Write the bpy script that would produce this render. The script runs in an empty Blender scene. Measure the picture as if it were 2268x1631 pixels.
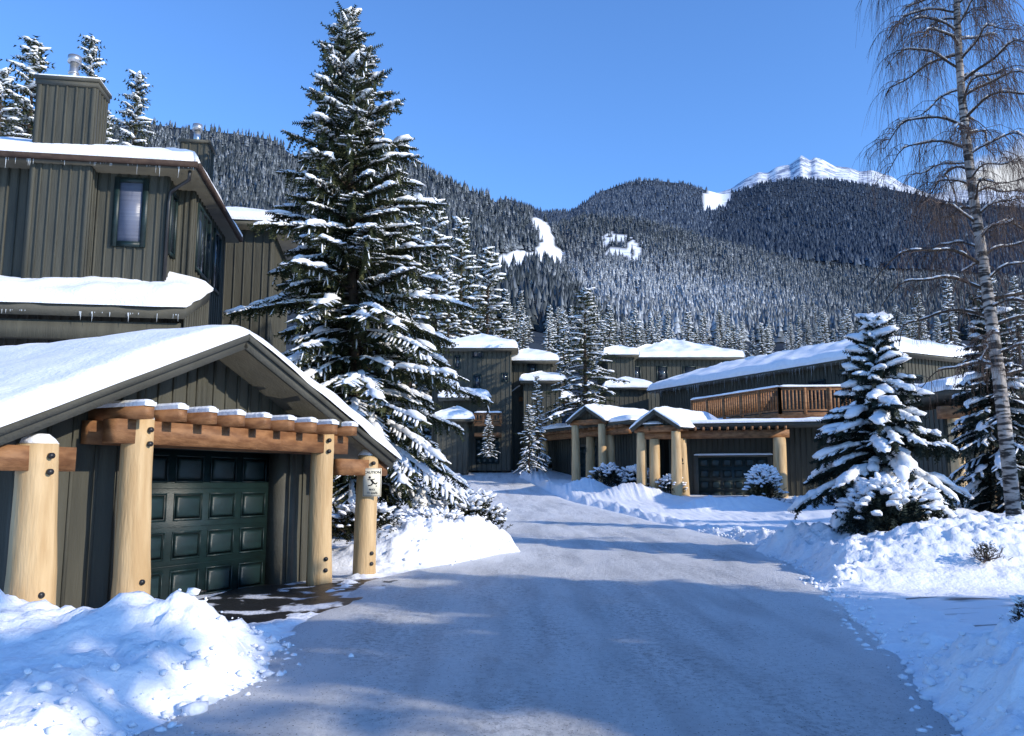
import bpy, math, random
import numpy as np
from mathutils import Vector, Matrix
random.seed(7); RS=np.random.RandomState(11)
C=bpy.context.scene.collection
PI=math.pi
F,CX,CY,PT,CH=1843.0,1134.0,815.5,math.radians(7.9),1.6
cp,sp_=math.cos(PT),math.sin(PT)
def P(px,py,Y):
    a=(px-CX)/F;b=(CY-py)/F
    dy=cp-b*sp_;dz=sp_+b*cp;t=Y/dy
    return Vector((a*t,Y,CH+dz*t))
# ---------------------------------------------------------------- noise
def _h(i,j,k):
    n=((i*73856093)^(j*19349663)^(k*83492791))&0xffffffff
    n=((n^(n>>13))*1274126177)&0xffffffff
    n=(n^(n>>16))&0xffff
    return n/32767.5-1.0
def noise(x,y,z=0.0):
    x=np.asarray(x,float);y=np.asarray(y,float);z=np.zeros_like(x)+z
    i=np.floor(x).astype(np.int64);j=np.floor(y).astype(np.int64);k=np.floor(z).astype(np.int64)
    u=x-i;v=y-j;w=z-k
    u=u*u*(3-2*u);v=v*v*(3-2*v);w=w*w*(3-2*w)
    r=0
    for a in (0,1):
        for b in (0,1):
            for c in (0,1):
                r=r+_h(i+a,j+b,k+c)*(u if a else 1-u)*(v if b else 1-v)*(w if c else 1-w)
    return r
def fbm(x,y,o=4,z=0.0,g=.5):
    r=0;a=1.;f=1.
    for q in range(o):
        r=r+a*noise(x*f+q*17.3,y*f-q*9.1,z*f+q*3.7);a*=g;f*=2.03
    return r
# ---------------------------------------------------------------- mesh builder
class MB:
    def __init__(s): s.V=[];s.Fs=[];s.n=0;s.A=[]
    def add(s,V,Fc,a=0.0):
        V=np.asarray(V,float).reshape(-1,3)
        Fc=np.asarray(Fc,np.int64)
        s.V.append(V);s.Fs.append(Fc+s.n);s.n+=len(V)
        s.A.append(np.full(len(V),a) if np.isscalar(a) else np.asarray(a,float).ravel())
    def box(s,x0,x1,y0,y1,z0,z1):
        s.add([(x0,y0,z0),(x1,y0,z0),(x1,y1,z0),(x0,y1,z0),(x0,y0,z1),(x1,y0,z1),(x1,y1,z1),(x0,y1,z1)],
              [(0,3,2,1),(4,5,6,7),(0,1,5,4),(1,2,6,5),(2,3,7,6),(3,0,4,7)])
    def hexa(s,b,t):
        s.add(list(b)+list(t),[(0,3,2,1),(4,5,6,7),(0,1,5,4),(1,2,6,5),(2,3,7,6),(3,0,4,7)])
    def beam(s,p0,p1,w,h):
        p0=Vector(p0);p1=Vector(p1);d=(p1-p0).normalized()
        sd=d.cross(Vector((0,0,1)))
        sd=sd.normalized() if sd.length>1e-4 else Vector((1,0,0))
        up=sd.cross(d)
        q=[]
        for p in (p0,p1):
            q.append([p+sd*w/2*a+up*h/2*b for a,b in ((-1,-1),(1,-1),(1,1),(-1,1))])
        s.hexa(q[0],q[1])
    def tube(s,pts,rad,n=8,cap=True,a=0.0):
        pts=np.array(pts,float);m=len(pts)
        d=np.gradient(pts,axis=0);d/=np.linalg.norm(d,axis=1)[:,None]+1e-9
        ref=np.where(np.abs(d[:,2:3])>.9,np.array([[1.,0,0]]),np.array([[0,0,1.]]))
        if abs(d[0,2])>.9: ref=np.tile(np.array([[1.,0,0]]),(m,1))
        elif np.any(np.abs(d[:,2])>.9): ref=np.tile(np.array([[.31,.95,.05]]),(m,1))
        sd=np.cross(d,ref);sd/=np.linalg.norm(sd,axis=1)[:,None]+1e-9
        up=np.cross(sd,d)
        th=np.arange(n)*2*PI/n
        rad=np.asarray(rad,float)*np.ones(m)
        V=pts[:,None]+rad[:,None,None]*(np.cos(th)[None,:,None]*sd[:,None]+np.sin(th)[None,:,None]*up[:,None])
        idx=np.arange(m*n).reshape(m,n)
        q=np.stack([idx[:-1],np.roll(idx[:-1],-1,1),np.roll(idx[1:],-1,1),idx[1:]],-1).reshape(-1,4)
        s.add(V.reshape(-1,3),q,a)
        if cap:
            s.Fs.append(np.array([list(s.n-n+np.arange(n))]))
            s.Fs.append(np.array([list((s.n-m*n+np.arange(n))[::-1])]))
    def build(s,name,mat,parent=None,smooth=False,label=None,kind=None):
        me=bpy.data.meshes.new(name)
        V=np.concatenate(s.V);L=np.concatenate([f.ravel() for f in s.Fs])
        sz=np.concatenate([np.full(len(f),f.shape[1]) for f in s.Fs])
        st=np.concatenate([[0],np.cumsum(sz)[:-1]])
        me.vertices.add(len(V));me.vertices.foreach_set('co',V.ravel().astype(np.float32))
        me.loops.add(len(L));me.loops.foreach_set('vertex_index',L.astype(np.int32))
        me.polygons.add(len(sz));me.polygons.foreach_set('loop_start',st.astype(np.int32))
        if smooth: me.polygons.foreach_set('use_smooth',np.ones(len(sz),bool))
        at=me.attributes.new('v','FLOAT','POINT');at.data.foreach_set('value',np.concatenate(s.A).astype(np.float32))
        me.update(calc_edges=True);me.materials.append(mat)
        o=bpy.data.objects.new(name,me);C.objects.link(o)
        if parent: o.parent=parent
        if label:o['label']=label
        if kind:o['kind']=kind
        return o
def thing(name,label,cat,loc=(0,0,0),rz=0,group=None):
    o=bpy.data.objects.new(name,None);C.objects.link(o);o.location=loc;o.rotation_euler=(0,0,rz)
    o.empty_display_size=.2
    o['label']=label;o['category']=cat
    if group:o['group']=group
    return o
def copy_thing(src,loc,rz,sc,label,group,cat=None):
    r=src.copy();C.objects.link(r);r.location=loc;r.rotation_euler=(0,0,rz);r.scale=sc
    r['label']=label;r['group']=group
    if cat:r['category']=cat
    for ch in list(src.children):
        c=ch.copy();C.objects.link(c);c.parent=r
        for g in list(ch.children):
            d=g.copy();C.objects.link(d);d.parent=c
    return r
# ---------------------------------------------------------------- materials
def mat(name,c1,c2=None,scale=4,rough=.7,bump=0,bscale=20,stretch=(1,1,1),metal=0,spec=.3,detail=6,attr=None,lo=.35,hi=.65,bdist=.05):
    m=bpy.data.materials.new(name);m.use_nodes=True
    n=m.node_tree.nodes;l=m.node_tree.links;b=n['Principled BSDF']
    b.inputs['Roughness'].default_value=rough;b.inputs['Metallic'].default_value=metal
    b.inputs['Specular IOR Level'].default_value=spec
    tc=n.new('ShaderNodeTexCoord');mp=n.new('ShaderNodeMapping');mp.inputs['Scale'].default_value=stretch
    l.new(tc.outputs['Object'],mp.inputs['Vector'])
    c2=c2 or c1
    nz=n.new('ShaderNodeTexNoise');nz.inputs['Scale'].default_value=scale;nz.inputs['Detail'].default_value=detail
    l.new(mp.outputs[0],nz.inputs['Vector'])
    rp=n.new('ShaderNodeValToRGB');rp.color_ramp.elements[0].position=lo;rp.color_ramp.elements[1].position=hi
    rp.color_ramp.elements[0].color=(*c1,1);rp.color_ramp.elements[1].color=(*c2,1)
    if attr:
        at=n.new('ShaderNodeAttribute');at.attribute_name='v';l.new(at.outputs['Fac'],rp.inputs[0])
        rp.color_ramp.elements[0].position=0;rp.color_ramp.elements[1].position=1
    else: l.new(nz.outputs['Fac'],rp.inputs[0])
    l.new(rp.outputs[0],b.inputs['Base Color'])
    if bump:
        n2=n.new('ShaderNodeTexNoise');n2.inputs['Scale'].default_value=bscale;n2.inputs['Detail'].default_value=5
        l.new(mp.outputs[0],n2.inputs['Vector'])
        bp=n.new('ShaderNodeBump');bp.inputs['Strength'].default_value=bump;bp.inputs['Distance'].default_value=bdist
        l.new(n2.outputs['Fac'],bp.inputs['Height']);l.new(bp.outputs[0],b.inputs['Normal'])
    m['_rp']=rp.name
    return m
M={}
M['snow']=mat('snow',(.80,.82,.86),(.88,.89,.91),3,.6,.45,16,spec=.2)
M['tsnow']=mat('tree_snow',(.80,.82,.86),(.88,.89,.91),3,.7,.3,30,spec=.1)
M['siding']=mat('siding',(.050,.050,.040),(.072,.071,.056),1.6,.78,.3,14,(3,3,.35))
M['trim']=mat('trim',(.062,.061,.050),(.084,.082,.067),2,.7,.2,20,(1,1,1))
M['green']=mat('green_paint',(.006,.016,.017),(.009,.024,.025),3,.42,.15,30,(1,1,4),spec=.4)
M['log']=mat('peeled_log',(.44,.29,.14),(.58,.415,.225),2.0,.6,.25,9,(4,4,.5))
M['cedar']=mat('cedar',(.16,.070,.028),(.30,.148,.064),2.5,.6,.2,12,(1.5,1.5,5))
M['dark']=mat('dark_metal',(.012,.012,.013),(.025,.022,.02),5,.4,spec=.5)
M['steel']=mat('flue_metal',(.42,.42,.42),(.55,.55,.55),6,.35,metal=.8)
M['shingle']=mat('shingles',(.035,.022,.018),(.06,.04,.03),5,.85,.4,10)
M['glass']=mat('window_glass',(.015,.02,.03),(.03,.04,.05),1,.08,spec=.7)
M['needle']=mat('needles',(.014,.023,.011),(.085,.090,.040),3,.75,attr=True,spec=.15)
M['needle_blue']=mat('needles_blue',(.010,.017,.014),(.038,.05,.038),3,.75,attr=True,spec=.15)
M['bark']=mat('bark',(.035,.025,.018),(.075,.055,.04),4,.9,.6,12,(3,3,.6))
M['twig']=mat('twigs',(.055,.038,.032),(.12,.085,.07),3,.8)
M['sign']=mat('sign_face',(.80,.74,.58),(.84,.78,.62),2,.5)
M['ink']=mat('sign_ink',(.01,.01,.01),(.015,.015,.015),2,.5)
M['shrubneedle']=mat('shrub_leaves',(.01,.014,.008),(.045,.045,.02),3,.8,attr=True,spec=.1)
M['ice']=mat('icicle',(.6,.66,.72),(.7,.75,.8),5,.15,spec=.6)
M['blind']=mat('blind',(.12,.135,.19),(.16,.175,.23),1,.3,.2,3,(.1,.1,14),spec=.4)
def add_mat_birch():
    m=mat('birch_bark',(.46,.42,.38),(.26,.225,.20),2.5,.75,.4,14,(1,1,1.5));n=m.node_tree.nodes;l=m.node_tree.links
    b=n['Principled BSDF'];rp=n[m['_rp']]
    tc=n.new('ShaderNodeTexCoord');mp=n.new('ShaderNodeMapping');mp.inputs['Scale'].default_value=(2.5,2.5,11)
    nz=n.new('ShaderNodeTexNoise');nz.inputs['Scale'].default_value=1.3;nz.inputs['Detail'].default_value=6
    l.new(tc.outputs['Object'],mp.inputs[0]);l.new(mp.outputs[0],nz.inputs['Vector'])
    r2=n.new('ShaderNodeValToRGB');r2.color_ramp.elements[0].position=.47;r2.color_ramp.elements[1].position=.56
    l.new(nz.outputs['Fac'],r2.inputs[0])
    mx=n.new('ShaderNodeMixRGB');l.new(r2.outputs[0],mx.inputs[0]);l.new(rp.outputs[0],mx.inputs[1]);mx.inputs[2].default_value=(.035,.03,.027,1)
    l.new(mx.outputs[0],b.inputs['Base Color']);return m
M['birch']=add_mat_birch()
def add_mat_road():
    m=mat('packed_snow_road',(.66,.675,.70),(.85,.86,.88),1.0,.5,.0,10,(2.4,.3,1),detail=9,lo=.36,hi=.55,spec=.3)
    n=m.node_tree.nodes;l=m.node_tree.links;b=n['Principled BSDF'];rp=n[m['_rp']]
    tc=n.new('ShaderNodeTexCoord')
    nz=n.new('ShaderNodeTexNoise');nz.inputs['Scale'].default_value=17;nz.inputs['Detail'].default_value=9;nz.inputs['Roughness'].default_value=.82
    mq=n.new('ShaderNodeMapping');mq.inputs['Scale'].default_value=(.9,.8,1);l.new(tc.outputs['Object'],mq.inputs[0])
    l.new(mq.outputs[0],nz.inputs['Vector'])
    r2=n.new('ShaderNodeValToRGB');r2.color_ramp.elements[0].position=.41;r2.color_ramp.elements[0].color=(.36,.365,.38,1);r2.color_ramp.elements[1].position=.53
    l.new(nz.outputs['Fac'],r2.inputs[0])
    mw=n.new('ShaderNodeMapping');mw.inputs['Scale'].default_value=(1.2,.4,1);l.new(tc.outputs['Object'],mw.inputs[0])
    np_=n.new('ShaderNodeTexNoise');np_.inputs['Scale'].default_value=.75;np_.inputs['Detail'].default_value=7;l.new(mw.outputs[0],np_.inputs['Vector'])
    rq=n.new('ShaderNodeValToRGB');rq.color_ramp.elements[0].position=.40;rq.color_ramp.elements[0].color=(.2,.2,.2,1);rq.color_ramp.elements[1].position=.64;rq.color_ramp.elements[1].color=(.85,.85,.85,1);l.new(np_.outputs['Fac'],rq.inputs[0])
    at=n.new('ShaderNodeAttribute');at.attribute_name='v'   # 1 at the ploughed edges, 0 in mid road
    iv=n.new('ShaderNodeMath');iv.operation='SUBTRACT';iv.inputs[0].default_value=1;iv.use_clamp=True;l.new(at.outputs['Fac'],iv.inputs[1])
    mu=n.new('ShaderNodeMath');mu.operation='MULTIPLY';l.new(rq.outputs[0],mu.inputs[0]);l.new(iv.outputs[0],mu.inputs[1])
    me_=n.new('ShaderNodeMixRGB');l.new(at.outputs['Fac'],me_.inputs[0]);l.new(rp.outputs[0],me_.inputs[1]);me_.inputs[2].default_value=(.84,.855,.885,1)
    mx=n.new('ShaderNodeMixRGB');mx.blend_type='MULTIPLY';l.new(mu.outputs[0],mx.inputs[0])
    l.new(me_.outputs[0],mx.inputs[1]);l.new(r2.outputs[0],mx.inputs[2])
    g=n.new('ShaderNodeTexNoise');g.inputs['Scale'].default_value=50;g.inputs['Detail'].default_value=2
    l.new(tc.outputs['Object'],g.inputs['Vector'])
    r3=n.new('ShaderNodeValToRGB');r3.color_ramp.elements[0].position=.30;r3.color_ramp.elements[0].color=(.10,.09,.08,1);r3.color_ramp.elements[1].position=.34
    l.new(g.outputs['Fac'],r3.inputs[0])
    m2=n.new('ShaderNodeMixRGB');m2.blend_type='MULTIPLY';m2.inputs[0].default_value=1
    l.new(mx.outputs[0],m2.inputs[1]);l.new(r3.outputs[0],m2.inputs[2]);l.new(m2.outputs[0],b.inputs['Base Color'])
    mp=n.new('ShaderNodeMapping');mp.inputs['Scale'].default_value=(1.8,1.0,1);l.new(tc.outputs['Object'],mp.inputs[0])
    n3=n.new('ShaderNodeTexNoise');n3.inputs['Scale'].default_value=7;n3.inputs['Detail'].default_value=10;n3.inputs['Roughness'].default_value=.8
    l.new(mp.outputs[0],n3.inputs['Vector'])
    bp=n.new('ShaderNodeBump');bp.inputs['Strength'].default_value=1.0;bp.inputs['Distance'].default_value=.09
    l.new(n3.outputs['Fac'],bp.inputs['Height']);l.new(bp.outputs[0],b.inputs['Normal']);return m
M['road']=add_mat_road()
M['asphalt']=mat('icy_asphalt',(.016,.016,.017),(.74,.76,.8),1.3,.4,.4,18,(1.2,1.2,1),detail=9,lo=.54,hi=.59,spec=.5)
M['asphalt2']=mat('snowy_asphalt',(.08,.08,.085),(.80,.82,.86),1.1,.5,.4,18,(.5,2.2,1),detail=9,lo=.38,hi=.46,spec=.4)
M['hill']=mat('forest_floor',(.035,.045,.060),(.80,.83,.88),1,.9,attr=True,spec=.05)
M['forest']=mat('frosted_forest',(.018,.028,.034),(.52,.57,.64),1,.9,attr=True,spec=.05)
M['hazeforest']=mat('haze_tinted_forest',(.024,.038,.062),(.32,.39,.50),1,.9,attr=True,spec=.05)  # distance haze is put into the base colour as a blue cast
def add_mat_peak():
    m=mat('snowy_rock',(.80,.83,.88),(.86,.88,.9),1,.8,spec=.05);n=m.node_tree.nodes;l=m.node_tree.links
    tc=n.new('ShaderNodeTexCoord');nz=n.new('ShaderNodeTexNoise');nz.inputs['Scale'].default_value=.012;nz.inputs['Detail'].default_value=10;nz.inputs['Roughness'].default_value=.75
    l.new(tc.outputs['Object'],nz.inputs['Vector'])
    r=n.new('ShaderNodeValToRGB');r.color_ramp.elements[0].position=.45;r.color_ramp.elements[0].color=(.22,.26,.36,1);r.color_ramp.elements[1].position=.53;r.color_ramp.elements[1].color=(.74,.78,.84,1)
    l.new(nz.outputs['Fac'],r.inputs[0]);l.new(r.outputs[0],n['Principled BSDF'].inputs['Base Color']);return m
M['peak']=add_mat_peak()
# ---------------------------------------------------------------- ground
GY=np.array([-40,0,18,30,44,56,65,80,120,200,4000.]);GZ=np.array([0,0,0,.25,.75,1.8,3.0,4.6,8,10,10.])
XLy=np.array([-40,0,5,7.2,9,14,17,19.5,22,26,40,55,65,80,95,130.]);XLx=np.array([-3,-2.8,-2.6,-2.1,-2.4,-2.5,-1.4,-.1,-.1,-.6,-1.3,-2.9,-4.5,-9,-16,-34])
XRy=np.array([-40,0,5.3,7.8,12.8,16,22,30,39,50,62,70,80,95,130.]);XRx=np.array([1.8,2.0,2.8,3.5,4.7,5.4,6.2,5.2,3.7,1.9,0.1,-1.3,-5,-12,-30])
def sm(t): t=np.clip(t,0,1);return t*t*(3-2*t)
def g0(x,y):
    x=np.asarray(x,float);y=np.asarray(y,float)
    z=np.interp(y,GY,GZ)
    z=z-.06*sm((-2.0-x)/1.5)*sm((y-8)/2)*(1-sm((y-16.5)/2))
    return z
MOUNDS=[(-4.2,7.3,1.5,.8,.27),(-2.8,7.4,.8,.6,.18),(-5.6,8.1,1.1,.7,.38),(-3.3,6.0,1.1,.7,.08),(-1.5,18.3,1.3,1.1,.55),(-.4,19.0,.8,.9,.35),(-2.6,17.6,.8,.6,.25),
 (8.2,15.2,2.4,1.0,.50),(10,17.5,3,2,.6),(4.6,6.1,1.1,1.1,.42),(3.9,4.9,.8,1.0,.28),(6.6,19,1.5,1.0,.25),(8.6,35.5,1.4,.9,.5),(10.6,37,1.2,.9,.35),
 (4.2,47,1.2,1.3,.75),(6.3,43.5,1.5,1.2,.6),(1.7,58,1.0,2,.5),(12.5,30,3,3,.3),(-3.6,30,2,4,.6),(-5,48,2,6,.8),(12,22,3,3,.5)]
def ground(x,y,fine=True):
    x=np.asarray(x,float);y=np.asarray(y,float)
    z=g0(x,y)
    xl=np.interp(y,XLy,XLx);xr=np.interp(y,XRy,XRx)
    wob=.28*noise(y*.9,y*0+3.)+.16*noise(y*2.7,y*0+8.)+.08*noise(y*6.1,y*0+5.)
    dl=xl-x+wob;dr=x-xr+wob
    hr=.17+.08*noise(y*.3,y*0+1.)
    side=sm((y-8.2)/1.0)*(1-sm((y-12.8)/.9))
    hr=hr*(1-.95*side)*(1-.6*sm((y-22)/3)*(1-sm((y-34)/3)))
    hl=.15*(1-sm((y-8.6)/.9)*(1-sm((y-15.8)/1.2)))
    b=hr*sm(dr/.7)+hl*sm(dl/.7)
    mo=0*x
    for (mx,my,rx,ry,h) in MOUNDS:
        q=((x-mx)/rx)**2+((y-my)/ry)**2
        mo=mo+h*np.exp(-q**1.25*.8)
    dd=np.maximum(dl,dr)
    out=np.clip(dd/.5,0,1)
    keep=1-sm((-2.6-x)/.4)*sm((y-8.9)/.4)*(1-sm((y-16.3)/.6))
    sd_=side*sm((x-3)/1.)
    keep=keep*(1-.8*sd_)
    out=out*(.15+.85*keep)
    mo=mo*np.clip(dd/.4+.2,0,1)*(1-sm((-2.6-x)/.5)*sm((y-9.0)/.5)*(1-sm((y-16.2)/.5)))
    z=z+b*keep+mo
    if fine:
        rim=np.exp(-((dd-.55)/.5)**2)*(1-.9*sd_)*(.2+.8*keep)
        amp=.045*out+.15*np.clip(mo*1.8,0,1)+.10*rim
        lum=fbm(x*1.5,y*1.5,3)*.45+np.abs(fbm(x*3.0,y*3.0,5,5.,.6))*.6-np.abs(noise(x*6.5,y*6.5,2.))*.25
        z=z+amp*lum+.05*rim*np.abs(noise(x*5,y*5,7.))+.006*fbm(x*9,y*9,2)
    z=z-(.03+.0035*np.maximum(y-15,0))*(1-out)
    z=z+2.6*sm((-6.5-x)/4)*sm((y-15.5)/4)*(1-sm((y-70)/30))
    return z
def axis(a,b,step,lo,hi,gr=1.13):
    v=list(np.arange(a,b,step));s=step;t=b
    while t<hi: v.append(t);s*=gr;t+=s
    v.append(hi);s=step;t=a-step;w=[]
    while t>lo: w.append(t);s*=gr;t-=s
    w.append(lo);return np.array(w[::-1]+v)
xs=axis(-7,9.5,.055,-3500,3500,1.1);ys=axis(3.6,21,.055,-60,4500,1.04)
Xg,Yg=np.meshgrid(xs,ys);Zg=ground(Xg,Yg)
def grid(X,Y,Z,name,m,**k):
    b=MB();r,c=X.shape;i=np.arange(r*c).reshape(r,c)
    b.add(np.stack([X,Y,Z],-1).reshape(-1,3),np.stack([i[:-1,:-1],i[:-1,1:],i[1:,1:],i[1:,:-1]],-1).reshape(-1,4),k.pop('a',0.0))
    return b.build(name,m,smooth=True,**k)
grid(Xg,Yg,Zg,'ground',M['snow'],kind='structure')
yy=axis(3.0,30,.12,-30,110,1.04);uu=np.linspace(0,1,110)
XL=np.interp(yy,XLy,XLx)-.1;XR=np.interp(yy,XRy,XRx)+.1
XX=XL[:,None]+(XR-XL)[:,None]*uu[None];YY=yy[:,None]+0*XX
rut=sum(-.018*np.exp(-((uu-c)/.022)**2) for c in (.24,.43,.57,.76))
ZZ=g0(XX,YY)+.014+.018*fbm(XX*1.8,YY*.9,4)+rut[None]*(.6+.5*noise(YY*.3,YY*0+2.))
e=np.minimum(uu,1-uu)[None]*(XR-XL)[:,None]
ZZ=ZZ-(.06+.002*np.maximum(YY-15,0))*np.exp(-e/.12)
EA=np.clip(1.25-e/.9+.5*fbm(XX*1.3,YY*.6,4,3.),0,1)
grid(XX,YY,ZZ,'road',M['road'],kind='structure',a=EA)
def patch(name,m,A_,B_,C_,D_,amp=.02):
    gx,gy=np.meshgrid(np.linspace(0,1,60),np.linspace(0,1,60))
    XX=(1-gx)*(1-gy)*A_[0]+gx*(1-gy)*B_[0]+gx*gy*C_[0]+(1-gx)*gy*D_[0]
    YY=(1-gx)*(1-gy)*A_[1]+gx*(1-gy)*B_[1]+gx*gy*C_[1]+(1-gx)*gy*D_[1]
    eg=np.minimum(np.minimum(gx,1-gx),np.minimum(gy,1-gy))
    ZZ=g0(XX,YY)+.016-.09*np.exp(-eg/.05)+amp*fbm(XX*2,YY*2,3)
    grid(XX,YY,ZZ,name,m,kind='structure')
patch('driveway',M['asphalt'],(-5.6,9.8),(-2.1,10.6),(-1.4,14.7),(-4.0,15.4))
patch('side_driveway',M['asphalt2'],(4.7,9.4),(13,9.6),(13,12.8),(5.2,12.4),.015)
def ico(sub):
    import bmesh
    bm=bmesh.new();bmesh.ops.create_icosphere(bm,subdivisions=sub,radius=1)
    V=np.array([v.co[:] for v in bm.verts]);Fc=np.array([[v.index for v in f.verts] for f in bm.faces]);bm.free();return V,Fc
IV1,IF1=ico(1);IV2,IF2=ico(2)
def blobs(mb,O,D,S,U,L,W,H,rs,tpl=(IV2,IF2),jit=.16,flat=.45):
    V,Fc=tpl
    T=V.copy();T[:,2]=np.where(T[:,2]<0,T[:,2]*flat,T[:,2])
    n=len(O);J=1+jit*rs.randn(n,len(V))[:,:,None]
    G=T[None]*J
    W_=O[:,None]+G[:,:,0:1]*L[:,None,None]*D[:,None]+G[:,:,1:2]*W[:,None,None]*S[:,None]+G[:,:,2:3]*H[:,None,None]*U[:,None]
    f=(Fc[None]+(np.arange(n)*len(V))[:,None,None]).reshape(-1,3)
    mb.add(W_.reshape(-1,3),f)
cl=MB();n=2000
cy=np.concatenate([RS.uniform(4,8.8,400),RS.uniform(5,26,1200),RS.uniform(16.5,21,250),RS.uniform(4,9,150)])
side=np.concatenate([np.zeros(400),np.ones(1200),np.zeros(250),np.zeros(150)])
off=np.abs(RS.randn(n))*.4-.25
off[-150:]=RS.uniform(-.9,.8,150)
cx=np.where(side>0,np.interp(cy,XRy,XRx)+off,np.interp(cy,XLy,XLx)-off)
r=.006+.038*RS.rand(n)**3.5
r*=np.where(RS.rand(n)<.02,2.0,1)
O=np.stack([cx,cy,ground(cx,cy)+r*.2+.015],-1)
an=RS.rand(n)*2*PI;D=np.stack([np.cos(an),np.sin(an),0*an],-1);S=np.stack([-np.sin(an),np.cos(an),0*an],-1);U=np.tile([0,0,1.],(n,1))
blobs(cl,O,D,S,U,r*1.3,r,r*.9,RS,(IV1,IF1),.25,.8)
o=cl.build('snow_clods',M['snow'],kind='stuff');o['label']='small broken snow clods scattered along the road edges';o['category']='snow'
# ---------------------------------------------------------------- building helpers
def snow_quad(mb,a,b,c,d,th=.25,rnd=(1,0,0,0),res=.18,rr=.28,soft=.0,seed=0.,amp=.05,out=.07):
    a,b,c,d=[np.array(q,float) for q in (a,b,c,d)]
    Lu=max(np.linalg.norm(b-a),np.linalg.norm(c-d));Lv=max(np.linalg.norm(d-a),np.linalg.norm(c-b))
    nu=max(4,min(90,int(Lu/res)));nv=max(4,min(60,int(Lv/res)))
    tu=np.linspace(0,1,nu+1);tv=np.linspace(0,1,nv+1)
    tv=tv**1.35 if rnd[0] else tv
    u,v=np.meshgrid(tu,tv)
    Q=((1-u)*(1-v))[...,None]*a+(u*(1-v))[...,None]*b+(u*v)[...,None]*c+((1-u)*v)[...,None]*d
    ln=[v*Lv,(1-u)*Lu,(1-v)*Lv,u*Lu]
    t=th*np.ones_like(u)
    for k in range(4):
        if rnd[k]:
            q=np.clip(ln[k]/rr,0,1);t=t*(.35+.65*np.sqrt(np.clip(1-(1-q)**2,0,1)))
    t=t+amp*fbm(Q[...,0]*1.1+seed,Q[...,1]*1.1,3)*(th/.25)
    if soft: t=t-soft*np.exp(-ln[2]/.45)
    for k,dirv in ((0,a-d),(1,b-a),(2,d-a),(3,a-b)):
        if rnd[k]:
            dd=dirv/(np.linalg.norm(dirv)+1e-9)
            Q=Q+(out*(1+.8*noise(Q[...,0]*2.3,Q[...,1]*2.3,2.))*np.exp(-ln[k]/.12))[...,None]*dd
    base=Q.copy();base[...,2]-=.02
    Q[...,2]+=np.maximum(t,.03)
    r_,c_=u.shape;i=np.arange(r_*c_).reshape(r_,c_)
    mb.add(Q.reshape(-1,3),np.stack([i[:-1,:-1],i[:-1,1:],i[1:,1:],i[1:,:-1]],-1).reshape(-1,4))
    per=[(0,j) for j in range(c_)]+[(j,c_-1) for j in range(1,r_)]+[(r_-1,j) for j in range(c_-2,-1,-1)]+[(j,0) for j in range(r_-2,0,-1)]
    top=np.array([Q[p] for p in per]);bot=np.array([base[p] for p in per]);m=len(per)
    f=[(k,m+k,m+(k+1)%m,(k+1)%m) for k in range(m)]
    mb.add(np.concatenate([top,bot]),f)
def slab(mb,a,b,c,d,t=.16):
    q=[Vector(x) for x in (a,b,c,d)]
    lo=[x-Vector((0,0,t)) for x in q];mb.hexa(lo,q)
def hip_roof(par,x0,x1,y0,y1,z,s,th=.28,name='roof',t=.2,snow=True):
    R=MB();S=MB()
    w=x1-x0;d=y1-y0;h=min(w,d)/2
    if w>=d: R0=(x0+h,(y0+y1)/2,z+s*h);R1=(x1-h,(y0+y1)/2,z+s*h)
    else: R0=((x0+x1)/2,y0+h,z+s*h);R1=((x0+x1)/2,y1-h,z+s*h)
    c=[(x0,y0,z),(x1,y0,z),(x1,y1,z),(x0,y1,z)]
    if w>=d: pl=[(c[0],c[1],R1,R0),(c[1],c[2],R1,R1),(c[2],c[3],R0,R1),(c[3],c[0],R0,R0)]
    else: pl=[(c[0],c[1],R0,R0),(c[1],c[2],R1,R0),(c[2],c[3],R1,R1),(c[3],c[0],R0,R1)]
    R.box(x0+.01,x1-.01,y0+.01,y1-.01,z-t,z-.002)
    for k,p in enumerate(pl):
        R.add(p,[(0,1,2,3)]) if p[2]!=p[3] else R.add(p[:3],[(0,1,2)])
        snow_quad(S,*p,th=th,seed=k*3.,res=.3)
    r=R.build(name,M['trim'],par);S.build('roof_snow',M['snow'],r,smooth=True)
    return r
def gable_roof(par,x0,x1,y0,y1,xc,zr,s,th=.25,t=.14,name='roof',barge=True,res=.16):
    R=MB();S=MB();zl=zr-s*(xc-x0);zR=zr-s*(x1-xc)
    pl=[((x0,y1,zl),(x0,y0,zl),(xc,y0,zr),(xc,y1,zr)),((x1,y0,zR),(x1,y1,zR),(xc,y1,zr),(xc,y0,zr))]
    for k,p in enumerate(pl):
        slab(R,*p,t=t);snow_quad(S,*p,th=th,rnd=(1,1,0,0) if k==0 else (1,0,0,1),soft=.10*th/.25,res=res,seed=k*0.)
    r=R.build(name,M['trim'],par);S.build('roof_snow',M['snow'],r,smooth=True)
    if barge:
        B=MB()
        for (xa,za) in ((x0,zl),(x1,zR)):
            for (yb,hh,dz) in ((y0-.025,.10,.0),(y0+.03,.2,-.02)):
                B.beam((xa,yb,za-hh/2-.01+dz),(xc,yb,zr-hh/2-.01+dz),.05,hh)
        B.build('barge_board',M['trim'],r)
    return r
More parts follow.
